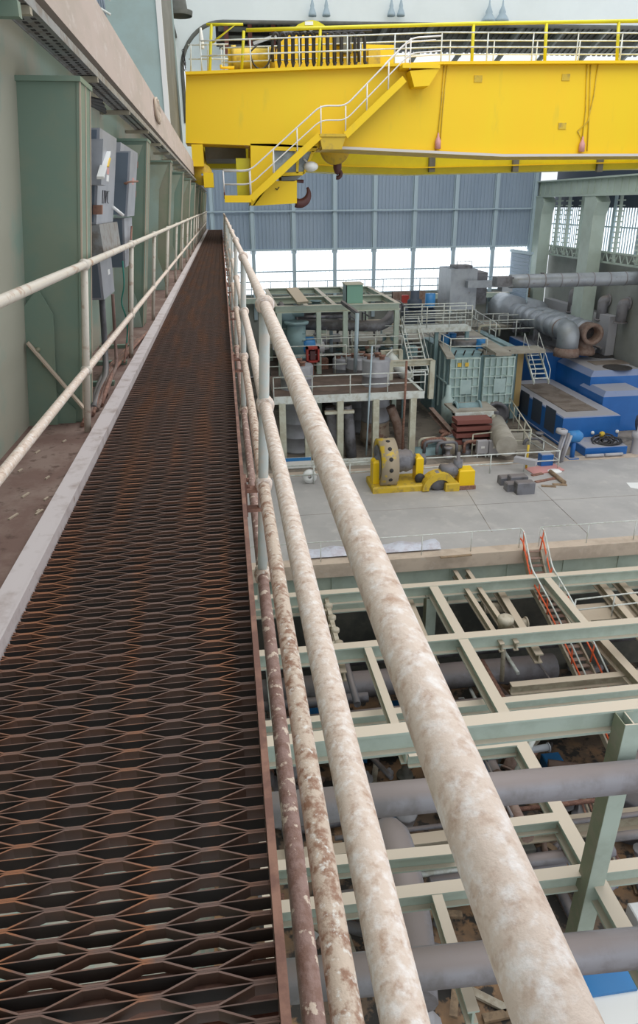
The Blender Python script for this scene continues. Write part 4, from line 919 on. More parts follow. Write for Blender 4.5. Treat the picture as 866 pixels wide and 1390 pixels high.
# big silver steam pipes running along the hall
def steam(label, pn, pf, yn, yf, r, rfat, openend, group=None):
    a = AY(pn[0], pn[1], yn); e = Vector((a.x, yf, a.z)); t = thing('steam_pipe', label, 'pipe', (a.x, yn, a.z))
    prof = [(0, r*.9)]; L_ = yf-yn; z = .3; 
    n_ = 6
    for k in range(n_):
        z0_ = .2+L_*.68*k/n_; z1_ = .2+L_*.68*(k+1)/n_
        prof += [(z0_, r*.93), (z0_+.05, r*1.08), (z0_+.35, r*1.08), (z0_+.4, r), (z1_-.05, r*.97)]
    prof += [(L_*.72, r), (L_*.74, rfat), (L_, rfat), (L_, 0)]
    MB().lathe(a, (0,1,0), prof, 28).build('lagged_body', mSilver, t)
    if openend:
        MB().lathe(a+Vector((0,-.9,0)), (0,1,0), [(1.0,r*.95),(.55,r*.93),(.5,r*1.0),(0,r*1.0),(0,r*.68),(.9,r*.6)], 28).build('open_rusty_end', mSilvR, t)
        MB().lathe(a+Vector((0,-.1,0)), (0,1,0), [(0,r*.68),(.05,0)], 20).build('dark_bore', mDark, t)
        MB().lathe(a+Vector((0,.1,-r)), (0,0,-1), [(-.3,r*.7),(.3,r*.75),(.5,r*1.0),(.8,r*1.0),(.8,0)], 24).build('down_branch', mSilvR, t)
    else:
        MB().lathe(a+Vector((0,-.35,0)), (0,1,0), [(-.1,r*.9),(.4,r*.92)], 28).build('rusty_collar', mSilvR, t)
        MB().tube(bend([a+Vector((0,-.2,0)), a+Vector((0,-1.15,0)), a+Vector((-.05,-1.25,-1.5))], 1.0, 8), r*.98, 24).build('down_elbow', mSilver, t)
        MB().lathe(a+Vector((-.05,-1.25,-1.1)), (0,0,-1), [(0,r*1.0),(.2,r*1.15),(.6,r*1.15),(.6,0)], 24).build('flange', mSilvR, t)
    for f in (.25, .6): q = a+Vector((0, L_*f, 0)); MB().box(q.x-r*.9, q.x+r*.9, q.y-.2, q.y+.2, q.z-r*1.8, q.z-r*.7).build('saddle', mPipeD, t)
    return t
steam('fat silver lagged pipe ending in a down-turned elbow on the blue base', (762,446), None, 47.2, 58.6, .76, 1.25, False)
steam('second silver lagged pipe with an open rusty round mouth', (797,451), None, 46.7, 58.2, .76, 1.15, True)
# elbow pipes at far right
for k, (px, py, y) in enumerate(((846,404,0), (819,400,0), (796,395,0), (779,390,0))):
    p = AX(px, py, 27.6); y = p.y; p.x = 28.95; p.z -= 1.0; zh = AX(px, py+30, 27.6).z
    pipe(['nearest hooped grey pipe at the right edge of the operating floor', 'second hooped grey pipe by the right wall', 'third hooped grey pipe by the right wall', 'farthest hooped grey pipe by the right wall'][k],
         [Vector((p.x-1.3, y, zh-.3)), Vector((p.x-1.3, y, p.z+.6)), Vector((p.x-.9, y, p.z+.6))], .36, mPipeG, None, 1.1)
one('pipe_plinth', 'grey plinth carrying the hooped pipes along the right wall', 'plinth', MB().box(27.4, 28.05, 47.5, 58.5, ZD, AX(846,436,27.2).z), mGreyC)
# --- blue machines
YBb = 38.1
def bluebox(label, front_tl, front_tr, Yf, back_tl, extra=None, inset=True, bot=ZD, holes=0, ch=.06):
    z = AY(*front_tl, Yf).z; x0 = AY(*front_tl, Yf).x; x1 = min(AY(*front_tr, Yf).x, 28.0 if Yf < 45 else 26.3)
    yb = G(*back_tl, z).y
    t = thing('blue_machine_enclosure', label, 'machine enclosure', ((x0+x1)/2, Yf, bot))
    MB().bbox(x0, x1, Yf, yb, bot, z, ch).build('enclosure', mBlue, t)
    print('blue', label[:30], round(x0,1), round(x1,1), Yf, round(yb,1), round(z,1))
    return t, x0, x1, yb, z
t, x0, x1, yb, z = bluebox('front blue machine enclosure with long brown louvred roof panels', (765,567), (843,563), 38.1, (691,517))
n = 5; y0_ = YBb+1.1; y1_ = yb-1.2
for k in range(n):
    a = y0_+(y1_-y0_)*k/n
    b = MB()
    for j in range(8): y = a+.05+(y1_-y0_)/n*.94*j/8; b.box(x0+.75, x1-.9, y, y+(y1_-y0_)/n*.94/8*.7, z+.005, z+.05)
    b.build('roof_louvre', mBlueTop, t)
b = MB()
for k in range(6): y = YBb+1+2.0*k; b.box(x0-.03, x0, y, y+1.4, ZD+.5, ZD+2.0)
b.build('side_doors', mNavy, t)
MB().box(x0-.08, x0, YBb+.1, yb, z-1.75, z-1.65).build('side_ledge', mBlue, t)
for k in (0, 1): MB().ball((x0+2+1.6*k, YBb-.02, AY(790,588,YBb).z), .12, 8).build('knob', mWhiteL, t)
# middle blue enclosure with two round openings
t, x0, x1, yb, z = bluebox('large blue enclosure with two dark round roof openings', (803,505), (880,501), 42.7, (759,484), ch=.35)
for px, py in ((815,483), (838,499)):
    q = G(px, py, z); MB().lathe(q, (0,0,1), [(0,.95),(.03,.95),(.03,.78),(.008,.76),(.008,0)], 24).build('round_opening', mDark, t)
b = MB()
q0, q1 = G(785,492,z), G(850,487,z)
MB().box(x0+1.3, x1-.2, 44.6, 45.8, z, z+.04).build('roof_louvre', mBlueTop, t)
t, x0, x1, yb, z = bluebox('blue enclosure cut by the right edge, nearest the open floor', (811,520), (930,514), 41.0, (807,516), ch=.3) if False else bluebox('blue enclosure cut by the right edge in front of the two-holed one', (820,533), (880,529), 40.5, (811,516), ch=.3)
t, x0, x1, yb, z = bluebox('long low blue base carrying the silver pipe ends', (741,478), (838,474), 47.7, (718,455), bot=ZD)
b = MB()
for k in range(9): b.box(x0+.4+.55*k, x0+.7+.55*k, 47.9, 49.4, z, z+.12)
b.build('roof_ribs', mPipeG, t)
t, x0, x1, yb, z = bluebox('low blue cabinet on the floor edge with tangled hoses on top', (795,608), (852,604), 36.2, (772,593), bot=ZD, ch=.04)
b = MB()
for k in range(9):
    c = Vector((x1-.9+rnd.uniform(-.4,.3), 37.0+rnd.uniform(-.3,.4), z+.1)); b.tube(arc(c, rnd.uniform(.25,.6), 0, 2*PI, 10, (1,rnd.uniform(-.3,.3),.15), (0,1,rnd.uniform(0,.5))), .05, 5)
one('hose_tangle', 'black tangle of hoses lying on the low blue cabinet', 'hose', b, mCable)
one('yellow_ball', 'small yellow ball lying on the low blue cabinet', 'ball', MB().ball((x1-.9, 37.6, z+.3), .2, 8), mYelD)
for k in (0,1): one('floor_pipe', 'short pale pipe length lying at the foot of the low blue cabinet', 'pipe', MB().tube([(x0-.1+1.2*k, 35.9, ZD+.14), (x0+1.0+1.2*k, 35.9, ZD+.14)], .1, 8), mGreyC, 'pipe lengths at the cabinet foot')
p = G(776, 622, ZD)
t = thing('blue_valve_stand', 'small bright blue motor on a stand beside the low blue cabinet', 'valve stand', p)
MB().tube([p, p+Vector((0,0,1.1))], .14, 10).box(p.x-.3, p.x+.3, p.y-.3, p.y+.3, ZD, ZD+.08).build('stand', mBlue, t)
MB().lathe(p+Vector((-.45,0,1.35)), (1,0,0), [(0,0),(0,.33),(.7,.36),(.9,.2),(.9,0)], 14).build('motor', mBlueL, t)
p = G(757, 628, ZD)
t = thing('leaning_pipes', 'bundle of grey pipes leaning beside the blue valve stand', 'pipe bundle', p)
for k in range(4): MB().tube([p+Vector((.16*k-.2,.1*(k%2),0)), p+Vector((.16*k+.25,.2,2.0-.15*k))], .08, 8).build('pipe_length', mGreyC if k % 2 else mPipeG, t)
MB().lathe(p+Vector((.1,.2,1.7)), (.15,0,1), [(0,.1),(0,.32),(.25,.32),(.25,.1)], 12).build('collar', mGreyC, t)
p = G(862, 615, ZD)
t = thing('machine_stand', 'grey and white machine stand at the right edge behind the floor', 'stand', p)
MB().lathe(p, (0,0,1), [(0,.3),(.9,.26),(1.0,.34),(1.3,.34),(1.35,.1),(1.7,.1),(1.7,0)], 12).build('column', mGreyC, t)
MB().lathe(p+Vector((.5,.6,1.6)), (1,0,0), [(0,0),(0,.7),(.4,.8),(.6,.3),(1,.3),(1,0)], 14).build('dark_wheel', mPipeD, t)

# --- equipment in front of the turquoise casing
t = thing('inlet_canopy', 'cream portal frame with beige canopy in front of the turquoise casing', 'frame', AY(650, 600, 39.4))
zq = AY(650, 556, 39.4).z; xq0, xq1 = AY(617,556,39.4).x, AY(669,556,39.4).x
MB().box(xq0-.1, xq1+.2, 39.3, 41.2, zq-.12, zq).build('canopy', mBeigeFl, t)
MB().box(xq0, xq1, 39.2, 39.35, zq-.42, zq-.1).build('canopy_lip', mSteelW, t)
for x in (xq0, xq0+.55*(xq1-xq0), xq1): MB().ibeam((x, 39.4, ZD), (x, 39.4, zq-.3), .22, .22, .03, (0,1,0)).build('post', mCreamS, t)
MB().box(xq0+.5, xq1-.3, 40.9, 41.0, ZD, zq-.2).build('back_plate', mOlive, t)
MB().box(xq1-1.2, xq1-.4, 40.4, 40.7, ZD+.8, zq-.4).build('blue_panel', mNavy, t)
pipe('pale blue-grey tank pipe inside the cream canopy frame', [(xq0+.3, 40.3, ZD+2.0), (xq0+1.9, 40.3, ZD+2.0)], .45, mTurqD, None)
b = MB()
a, c = AY(618,590,38.2), AY(665,588,38.2)
for k in range(4): b.box(a.x, c.x, 38.0, 39.0, ZD+.5+.42*k, ZD+.75+.42*k)
one('red_brown_rack', 'stack of red-brown steel slats below the canopy', 'rack', b, mRedBr)
t = thing('inlet_duct', 'beige round duct running back beside the blue enclosure', 'duct', AY(680, 600, 39.4))
MB().tube([G(688,606,ZD+1.2), G(672,575,ZD+1.2)], .6, 16).build('duct_body', mBeigeFl, t)
one('dark_stairwell', 'dark stair flight dropping between the duct and the canopy', 'stairs', (lambda b: [b.box(AY(668,600,39.5).x, AY(680,600,39.5).x, 38.2+.3*k, 38.5+.3*k, ZD, ZD+.25+.22*k) for k in range(8)] and b)(MB()), mPipeD)
one('beige_landing', 'beige landing with pale step at the foot of the duct', 'platform', MB().box(AY(690,606,38).x, AY(728,606,38).x, 37.2, 39.6, ZD, ZD+.55).box(AY(690,606,38).x+.1, AY(726,606,38).x, 37.0, 37.2, ZD, ZD+.3), mBeigeFl)
railing('cream railing running back beside the beige duct and blue enclosure', [G(718,612,ZD+.5), G(684,556,ZD+.5)], 1.3, 2, .04, 1.7, mCreamS)
railing('cream railing stepping up from the grey cabinets to the landing', [AY(640,618,37.4), AY(690,612,37.4), AY(718,612,37.4)], 1.3, 2, .04, 1.5, mCreamS)
for k, (px, lab) in enumerate(((655, 'left one of the pair of light grey control cabinets behind the floor railing'), (671, 'right one of the pair of light grey control cabinets behind the floor railing'))):
    a = AY(px, 605, 37.0); t = thing('control_cabinet', lab, 'cabinet', (a.x, 37, ZD))
    za, zb_ = AY(px, 598, 37).z, AY(px, 615, 37).z
    MB().bbox(a.x-.34, a.x+.32, 36.9, 37.2, zb_, za, .02).build('casing', mGreyC, t)
    MB().box(a.x-.12, a.x+.1, 36.88, 36.9, (za+zb_)/2-.06, (za+zb_)/2+.06).build('label', mWhiteL, t)
    MB().box(a.x-.3, a.x-.24, 37, 37.1, ZD, zb_).box(a.x+.22, a.x+.28, 37, 37.1, ZD, zb_).build('stand', mSteelW, t)
t = thing('diagonal_ramp', 'brown sloping beam dropping from the casing to the floor railing', 'beam', AY(590, 560, 41))
MB().ibeam(AY(585,553,42), AY(618,590,38.6), .3, .4, .04).build('beam', mSilvR, t)
t = thing('turquoise_filter', 'pale turquoise hanging filter column at the left corner of the casing', 'filter', AY(607, 575, 42.9))
MB().lathe(Vector((AY(607,560,42.6).x, 42.6, AY(607,575,42.6).z)), (0,0,1), [(0,.1),(.1,.42),(1.6,.42),(1.9,.2),(2.6,.15),(2.6,0)], 14).build('filter_body', mTurq, t)
for k in range(24):
    px = rnd.uniform(565, 745); py = rnd.uniform(588, 612); y = rnd.uniform(37.2, 39.6); p = AY(px, py, y)
    if 612 < px < 700 and py < 596: continue
    s = rnd.uniform(.15, .4)
    one('floor_fitting', 'small dark fitting among the pipes behind the floor railing', 'fitting', MB().lathe((p.x, y, ZD), (0,0,1), [(0,s),(s*.6,s),(s*.6,s*.5),(s*2,s*.5),(s*2,s*.9),(s*2.4,s*.9),(s*2.4,0)], 8) if k % 2 else MB().tube(bend([(p.x, y, ZD+.2), (p.x, y, ZD+.9), (p.x+1.2, y, ZD+.9), (p.x+1.2, y, ZD+.1)], .3, 3), .1, 8), rnd.choice((mPipeD, mRust2, mPipeG, mCreamS)), 'fittings behind the floor railing')

# --- railing between the concrete floor and the machines
railing('long white two-bar railing at the back edge of the concrete floor', [G(377,660,ZD), G(570,648,ZD), G(757,637,ZD), G(716,610,ZD)], 1.1, 2, .04, 2.2)
one('yellow_post', 'short yellow marker post by the floor railing', 'post', MB().tube([G(714,636,ZD), G(714,636,ZD)+Vector((0,0,1.4))], .07, 8), mYelD)
p = G(610, 640, ZD)
one('yellow_post', 'short yellow post between the two yellow machines', 'post', MB().tube([p, p+Vector((0,0,1.3))], .07, 8), mYelD) if False else None
# --- yellow machinery on the floor
p = G(532, 668, ZD); a0 = G(500, 664, ZD); a1 = G(581, 668, ZD)
t = thing('flywheel_machine', 'yellow winding gear with a big drilled flywheel on the concrete floor', 'machine', p)
MB().bbox(a0.x+.1, a1.x, p.y-.1, p.y+1.7, ZD, ZD+.35, .08).build('base_frame', mYelD, t)
MB().bbox(a0.x+.2, a0.x+.8, p.y+.4, p.y+1.1, ZD+.35, ZD+1.6, .1).build('bearing_pedestal', mYel, t)
MB().bbox(a1.x-.5, a1.x-.1, p.y+.4, p.y+1.1, ZD+.35, ZD+1.7, .1).build('bearing_pedestal', mYel, t)
c = Vector((p.x-.15, p.y+.9, ZD+1.35)); R_ = 1.28
MB().lathe(c+Vector((-.42,0,0)), (1,0,0), [(0,.35),(0,R_*.75),(-.04,R_*.78),(-.04,R_),(.84,R_),(.84,R_*.9),(.75,R_*.85),(.75,.3),(.75,0)], 40).build('flywheel', mat('worn_flywheel_paint', (.36,.29,.20), .6, c2=(.62,.42,.03), scale=.9, lo=.5, hi=.56), t)
MB().lathe(c+Vector((-.47,0,0)), (1,0,0), [(.0,R_*.74),(0,.4),(-.12,.35),(-.12,0)], 32).build('wheel_face', mPipeD, t)
b = MB()
for k in range(14):
    an = 2*PI*k/14; q = c+Vector((0, math.cos(an)*(R_+.005), math.sin(an)*(R_+.005))); b.lathe(q, (0, math.cos(an), math.sin(an)), [(-.05,.11),(.012,.11),(.012,0)], 10)
b.build('rim_holes', mDark, t)
MB().lathe(c+Vector((.4,0,.05)), (1,0,0), [(0,.6),(.1,.62),(.2,.56),(.35,.62),(.5,.56),(.65,.62),(.8,.56),(.95,.5),(.95,.3),(1.7,.3),(1.7,0)], 24).build('drum', mPipeD, t)
MB().lathe((a1.x-.3, p.y+.35, ZD+.55), (0,-1,0), [(0,.28),(.15,.28),(.15,0)], 14).build('hub', mCable, t)
p = G(600, 667, ZD)
t = thing('belt_guard', 'small yellow arched wheel guard beside the flywheel machine', 'guard', p)
MB().prism([p+Vector((v.x-p.x, 0, v.z-ZD)) for v in arc((p.x-.1, p.y, ZD+.05), .95, 0, PI, 12, (1,0,0), (0,0,1))] + [p+Vector((v.x-p.x, 0, v.z-ZD)) for v in arc((p.x-.1, p.y, ZD+.05), .6, PI, 0, 12, (1,0,0), (0,0,1))], (0,.7,0)).build('arch', mYelD, t)
MB().bbox(p.x+.15, p.x+.9, p.y-.1, p.y+.8, ZD, ZD+.45, .05).build('foot', mYelD, t)
MB().lathe((p.x-.15, p.y+.35, ZD+.5), (0,-1,0), [(-.2,.5),(.2,.5),(.2,0)], 20).build('wheel', mPipeD, t)
p = G(631, 664, ZD)
t = thing('yellow_motor', 'boxy yellow motor unit right of the arched wheel guard', 'motor', p)
MB().bbox(p.x-.35, p.x+.5, p.y, p.y+.8, ZD+.2, ZD+1.05, .06).build('housing', mYel, t)
MB().box(p.x-.45, p.x+.55, p.y-.1, p.y+.9, ZD, ZD+.2).build('base', mRust2, t)
MB().lathe((p.x-.35, p.y+.5, ZD+.9), (-1,0,.1), [(0,.3),(.3,.4),(.5,.3),(.9,.3),(.9,0)], 14).lathe((p.x-.3, p.y+.5, ZD+1.1), (0,0,1), [(0,.25),(.4,.25),(.4,.1),(.8,.1),(.8,0)], 12).build('dark_gear', mPipeD, t)
p = G(705, 664, ZD)
for k in range(4):
    q = p+Vector((-.3+.35*(k%2), .9-.45*k, 0)); one('metal_block', 'dark metal block in the low heap on the concrete floor', 'block', MB().bbox(q.x-.5, q.x+.45, q.y-.3, q.y+.2, ZD, ZD+.45+.2*(k%2), .05), mPipeD, 'metal blocks on the floor')
q = G(697, 640, ZD); one('metal_block', 'pale grey oblong block on top of the dark heap', 'block', MB().beam(q+Vector((0,0,.75)), q+Vector((.9,-.8,.75)), .35, .3), mGreyC)
a = G(718, 640, ZD); one('pink_board', 'faded pink board lying behind the scrap on the floor', 'board', MB().beam(a, a+Vector((1.9,.25,.0))+Vector((0,0,.06)), 1.0, .06), mPinkL)
a = G(742, 634, ZD); one('blue_crate', 'small blue crate at the end of the pink board', 'crate', MB().bbox(a.x-.35, a.x+.35, a.y, a.y+.5, ZD, ZD+.75, .04), mBlue)
a, c = G(747,640,ZD+.1), G(766,655,ZD+.1); one('timber_pole', 'brown round timber pole lying on the concrete floor', 'pole', MB().tube([a, c], .12, 10), mWood)
for k, (px, py) in enumerate(((727,655), (735,660), (742,652), (750,658), (722,646))):
    q = G(px, py, ZD); one('scrap_timber', 'short piece of scrap timber on the concrete floor', 'timber', MB().beam(q, q+Vector((.7,.2*(-1)**k,.0)), .2, .12), mWood if k % 2 else mRust2, 'scrap timber on the floor')
q = G(752, 640, ZD); one('white_rag', 'crumpled white sheet beside the pink board', 'sheet', MB().ball(q, .4, 10, (1.2,.8,.3)), mWhiteL)
# banner / blue white box at left behind handrail
a, c = AY(385,622,36.8), AY(422,634,36.8)
t = thing('notice_board', 'white and blue notice board by the floor railing behind the handrail', 'notice board', (a.x, 36.8, ZD))
MB().box(a.x, c.x, 36.75, 36.8, c.z, a.z).build('panel', mWhiteL, t)
MB().box(a.x, c.x, 36.74, 36.75, a.z-.2, a.z).build('blue_band', mBlueL, t)
MB().box(a.x, a.x+.06, 36.8, 36.86, ZD, a.z).box(c.x-.06, c.x, 36.8, 36.86, ZD, a.z).build('leg', mSteelW, t)
p = G(420, 655, ZD); one('hose_reel', 'small white reel with a red stand by the floor railing', 'reel', MB().lathe(p+Vector((0,0,.4)), (0,-1,0), [(0,.1),(0,.38),(.2,.38),(.2,.1)], 16), mWhiteL)

# --- deck edge railing, sheet
e0 = 25.6
railing('thin white railing along the left stretch of the concrete floor edge', [(-1, e0, ZD), (AY(704,745,e0).x, e0, ZD)], .95, 1, .022, 2.2)
railing('thin white railing along the right stretch of the concrete floor edge', [(AY(731,742,e0).x, e0, ZD), (24, e0, ZD)], .95, 1, .022, 2.2)
b = MB(); n = 30; vs = []; fs = []
xA, xB = G(395,760,ZD).x, G(597,745,ZD).x
for j in range(4):
    for i in range(n+1):
        vs.append((xA+(xB-xA)*i/n, 25.85+.3*j, ZD+.03+(.12 if j in (1,2) else .0)*abs(math.sin(i*1.7+j))+ (.06*math.sin(i*.9) if j else 0)+.06))
for j in range(3):
    for i in range(n): fs.append((j*(n+1)+i, j*(n+1)+i+1, (j+1)*(n+1)+i+1, (j+1)*(n+1)+i))
b.add(vs, fs, True)
one('plastic_sheet', 'long crumpled white plastic sheet lying along the floor edge', 'plastic sheet', b, mSheet)
one('timber_batten', 'thin timber batten lying on the beige floor edge', 'batten', MB().beam(G(598,757,ZD+.05), G(640,753,ZD+.05), .12, .05), mWood)

# ================================================================== BASEMENT STEELWORK
ZB = -13.0
def fbeam(label, p, q, w, h, M=mGB, group=None):
    t = thing('steel_beam', label, 'beam', p, group)
    MB().ibeam(p, q, w, h, .05).build('i_section', M, t)
    return t
fbeam('long green cross beam nearest the concrete floor edge', (.25, 24.0, ZB), (20, 24.0, ZB), .32, .55)
fbeam('second long green cross beam from the floor edge', (.25, 20.3, ZB), (18, 20.3, ZB), .36, .62)
fbeam('high cross beam carried by the tall basement column', (.25, 10.9, -8.38), (12, 10.9, -8.38), .30, .56)
fbeam('long beam running toward the viewer through the middle of the frame', (7.75, 8.2, ZB-.02), (7.75, 24, ZB-.02), .36, .5)
fbeam('green beam running toward the viewer left of the orange stairs', (12.55, 20.4, ZB-.02), (12.62, 24, ZB-.02), .3, .45)
fbeam('beam ending under the second cross beam behind the handrail', (4.35, 15.0, ZB-.02), (4.27, 20.2, ZB-.02), .26, .4)
fbeam('brown beam running under the second cross beam', (14.0, 16, -14.4), (13.8, 25, -14.4), .35, .5, mGBD)
for k, x in enumerate((9.2, 9.75)): fbeam('one of the twin slim beams between the two far cross beams', (x, 20, ZB-.3), (x, 25.5, ZB-.3), .18, .35, mGBD, 'twin slim beams')
for k, (x, w) in enumerate(((2.6,.22), (3.5,.22), (7.0,.2), (8.3,.2), (11.0,.3), (15.6,.3), (16.5,.3), (17.9,.3))):
    fbeam('slim dusty beam running from the floor edge under the green cross beams', (x*.97, 20, -13.9), (x, 25.6, -13.9), w, .4, mGBD, 'slim beams under the floor edge')
for k, (y, z, x0, x1) in enumerate(((17.9,-14.0,.3,14), (19.2,-15.4,.3,13.5), (16.9,-14.4,.3,13.2), (19.6,-14.8,9.5,20), (17.6,-14.9,12.5,20))):
    fbeam(['pale beam below the second cross beam, upper of the left pair', 'pale beam under the second cross beam, farthest of the lower level', 'pale beam just behind the high cross beam', 'beige beam passing behind the orange stairs', 'ochre beam at the foot of the orange stairs'][k], (x0, y, z), (x1, y, z), .28, .4, mGB if k < 3 else mGBD)
fbeam('cross beam meeting the tall column below the thick grey pipe', (.25, 10.85, ZB), (11, 10.75, ZB), .30, .5)
fbeam('short cross beam passing in front of the domed grey pipe', (.25, 11.9, ZB), (4.8, 11.75, ZB), .28, .48)
fbeam('short cross beam ending at the middle beam below the thick pipe', (5.2, 12.3, ZB), (7.6, 12.3, ZB), .26, .42)
fbeam('short cross beam ending at the middle beam above the thick pipe', (4.4, 14.95, ZB), (7.6, 14.95, ZB), .26, .42)
fbeam('slim beam running toward the viewer beside the domed pipe', (3.97, 8.2, ZB-.02), (3.97, 10.7, ZB-.02), .24, .42)
fbeam('bottom left cross beam at the edge of the picture', (.25, 9.2, ZB), (3.9, 9.2, ZB), .28, .4)
fbeam('edge beam running along under the walkway', (.2, 7, ZB-.02), (.2, 25.3, ZB-.02), .3, .5)
fbeam('deep lower beam seen dark under the short cross beams', (.3, 15.5, -17), (14, 15.5, -17), .4, .6, mGBD)
fbeam('far lower beam seen in the dark basement', (.3, 20.5, -17.6), (14, 20.5, -17.6), .4, .6, mGBD)
fbeam('lower beam running back in the dark basement', (9.8, 12, -17), (9.8, 24, -17), .4, .6, mGBD)
def column(label, x, y, z0, z1, w):
    t = thing('steel_column', label, 'column', (x, y, z0))
    MB().box(x-w/2, x+w/2, y-w*.55, y-w*.5, z0, z1).box(x-w/2, x+w/2, y+w*.5, y+w*.55, z0, z1).box(x-.02, x+.02, y-w*.5, y+w*.5, z0, z1).build('h_section', mGB, t)
    MB().box(x-w*.8, x+w*.8, y-w*.8, y+w*.8, z0, z0+.06).build('base_plate', mGBD, t)
    MB().box(x-w/2, x-w/2+.03, y-w*.5, y+w*.5, z0, z1).build('side_plate', mOlive, t)
t = thing('steel_column', 'tall pale green column standing in the basement at the right', 'column', (7.35, 10.55, -20))
MB().ibeam((7.35, 10.35, -20), (7.78, 10.35, -8.42), .40, .42, .03, (0,-1,0)).build('h_section', mGB, t)
MB().beam((7.15, 10.56, -20), (7.58, 10.56, -8.42), .02, .40, (0,-1,0)).build('side_plate', mOlive, t)
MB().box(7.0, 7.7, 10.2, 10.9, -20, -19.94).build('base_plate', mGBD, t)
column('short green column under the far cross beam behind the handrail', AY(583,830,23.9).x, 23.9, -20, ZB-.5, .42)
column('green basement column at the far right edge', 17.3, 20.0, -20, ZB-.5, .5)
column('green basement column near the walkway wall', -.6, 20.0, -20, ZB-.5, .4)
# pipes in the basement
pipe('thick grey pipe crossing in front of the tall column', [AY(330,1103,10.0), AY(900,1050,10.0)], .325, mPipeG, flanges=False)
pipe('thick brownish grey pipe crossing at the bottom of the view', [AY(360,1335,8.6), AY(900,1283,8.6)], .36, mPipeG, flanges=False)
pd = AY(548, 1128, 16.5)
pipe('domed grey pipe turning down below the lower left beams', [G(562,1360,-15.6), G(558,1250,-15.4), G(529,1118,-15.0), G(529,1118,-15.0)+Vector((-.3,.8,-5))], .56, mPipeG, None, 1.1, flanges=False)
lp = [('dark pipe far back under the concrete floor edge', 24.3, -16.4, .42, mPipeD, .3, 26), ('purplish grey pipe under the far cross beams', 23.4, -17.2, .55, mPipeG, .3, 13.2), ('long grey pipe below the second cross beam', 21.0, -17.0, .42, mPipeG, .3, 15), ('thinner grey pipe just above the lower pale beams', 19.6, -16.4, .30, mPipeG, .3, 12), ('dark grey pipe low behind the second cross beam', 22.3, -18.6, .6, mPipeD, .3, 26)]
for lab, y, z, r, M_, x0, x1 in lp: pipe(lab, [(x0, y, z), (x1, y, z)], r, M_, flanges=False)
pipe('grey pipe rising in a bend at the right behind the stairs', [(13, 21.0, -17.0), (16, 21.2, -16.6), (18, 21.6, -15.4), (24, 21.6, -15.2)], .5, mPipeG, flanges=False)
pipe('cream pipe stub pointing out behind the middle beam, upper', [G(655,826,-14.6), G(690,824,-14.6)], .22, mPipeC)
pipe('cream pipe stub pointing out behind the middle beam, lower', [G(690,848,-14.6), G(715,846,-14.6)], .22, mPipeC)
p = G(686, 848, -13.2)
t = thing('cream_valve', 'cream cylindrical valve standing on the second cross beam', 'valve', p)
MB().lathe(p, (0,0,1), [(-.3,.22),(-.3,.26),(.1,.26),(.12,.30),(.3,.30),(.36,.22),(.36,0)], 16).build('valve_body', mPipeC, t)
MB().tube([p+Vector((0,0,-.3)), p+Vector((0,-.2,-2.4))], .09, 8).build('stem', mPipeC, t)
p = Vector((13.2, 15.2, -20.2))
t = thing('basement_vessel', 'dark ribbed vessel on a grey pedestal right of the tall column', 'vessel', p)
q = AY(848, 1115, 17.2)
MB().lathe((q.x+.2, 17.2, q.z), (0,0,1), [(-2.2,.5),(-.3,.55),(0,.75),(1.4,.75),(1.45,.85),(1.6,.85),(1.6,.6),(2.2,.5),(2.2,0)], 20).build('vessel_body', mPipeD, t)
MB().box(q.x-.7, q.x+1.1, 16.6, 17.9, q.z-4, q.z-2.0).build('pedestal', mPitW, t)
MB().box(q.x-.9, q.x+1.3, 16.4, 18.1, q.z-2.0, q.z-1.85).build('base_flange', mGBD, t)
pipe('shiny thin steel pipe behind the deep cross beam', [G(660,1028,-16), G(745,1014,-16)], .12, mSilver)
pipe('thin grey diagonal strut pipe beside the steel pipe', [G(700,1050,-16.5), G(733,985,-15)], .1, mSteelW)
pipe('thin galvanised conduit running under the middle beam', [G(735,1090,-19), G(775,1178,-19)], .05, mSilver, flanges=False)
pipe('rusty vertical pipe end beside the middle beam', [G(690,1045,-17), G(700,1015,-16.5)], .22, mSilvR)
for k in range(5): one('thin_conduit', 'thin brown conduit in the parallel bundle beside the tall column', 'conduit', MB().tube([(12.2+.14*k, 19.2, -19), (11.4+.14*k, 15.4, -19)], .05, 6), mPipeC if k % 2 else mRust2, 'parallel conduits in the basement')
# knobbly support rails at left
for k, x in enumerate((2.5, 3.35)):
    t = thing('cleated_rail', ['left one of two cream rails with cleats beyond the handrail', 'right one of two cream rails with cleats beyond the handrail'][k], 'rail', (x, 20.5, -13.3))
    MB().beam((x*.99, 20.5, -13.35), (x, 24, -13.35), .16, .2).build('rail_bar', mPipeC, t)
    for j in range(4): MB().lathe((x, 20.8+.85*j, -13.3), (0,0,1), [(0,.16),(.12,.16),(.16,.08),(.16,0)], 10).build('cleat', mPipeC, t)
for j in range(3): one('rail_tie', 'short cream tie between the two cleated rails', 'tie', MB().box(2.55, 3.3, 20.9+1.1*j, 21.05+1.1*j, -13.45, -13.3), mPipeC, 'ties between the cleated rails')
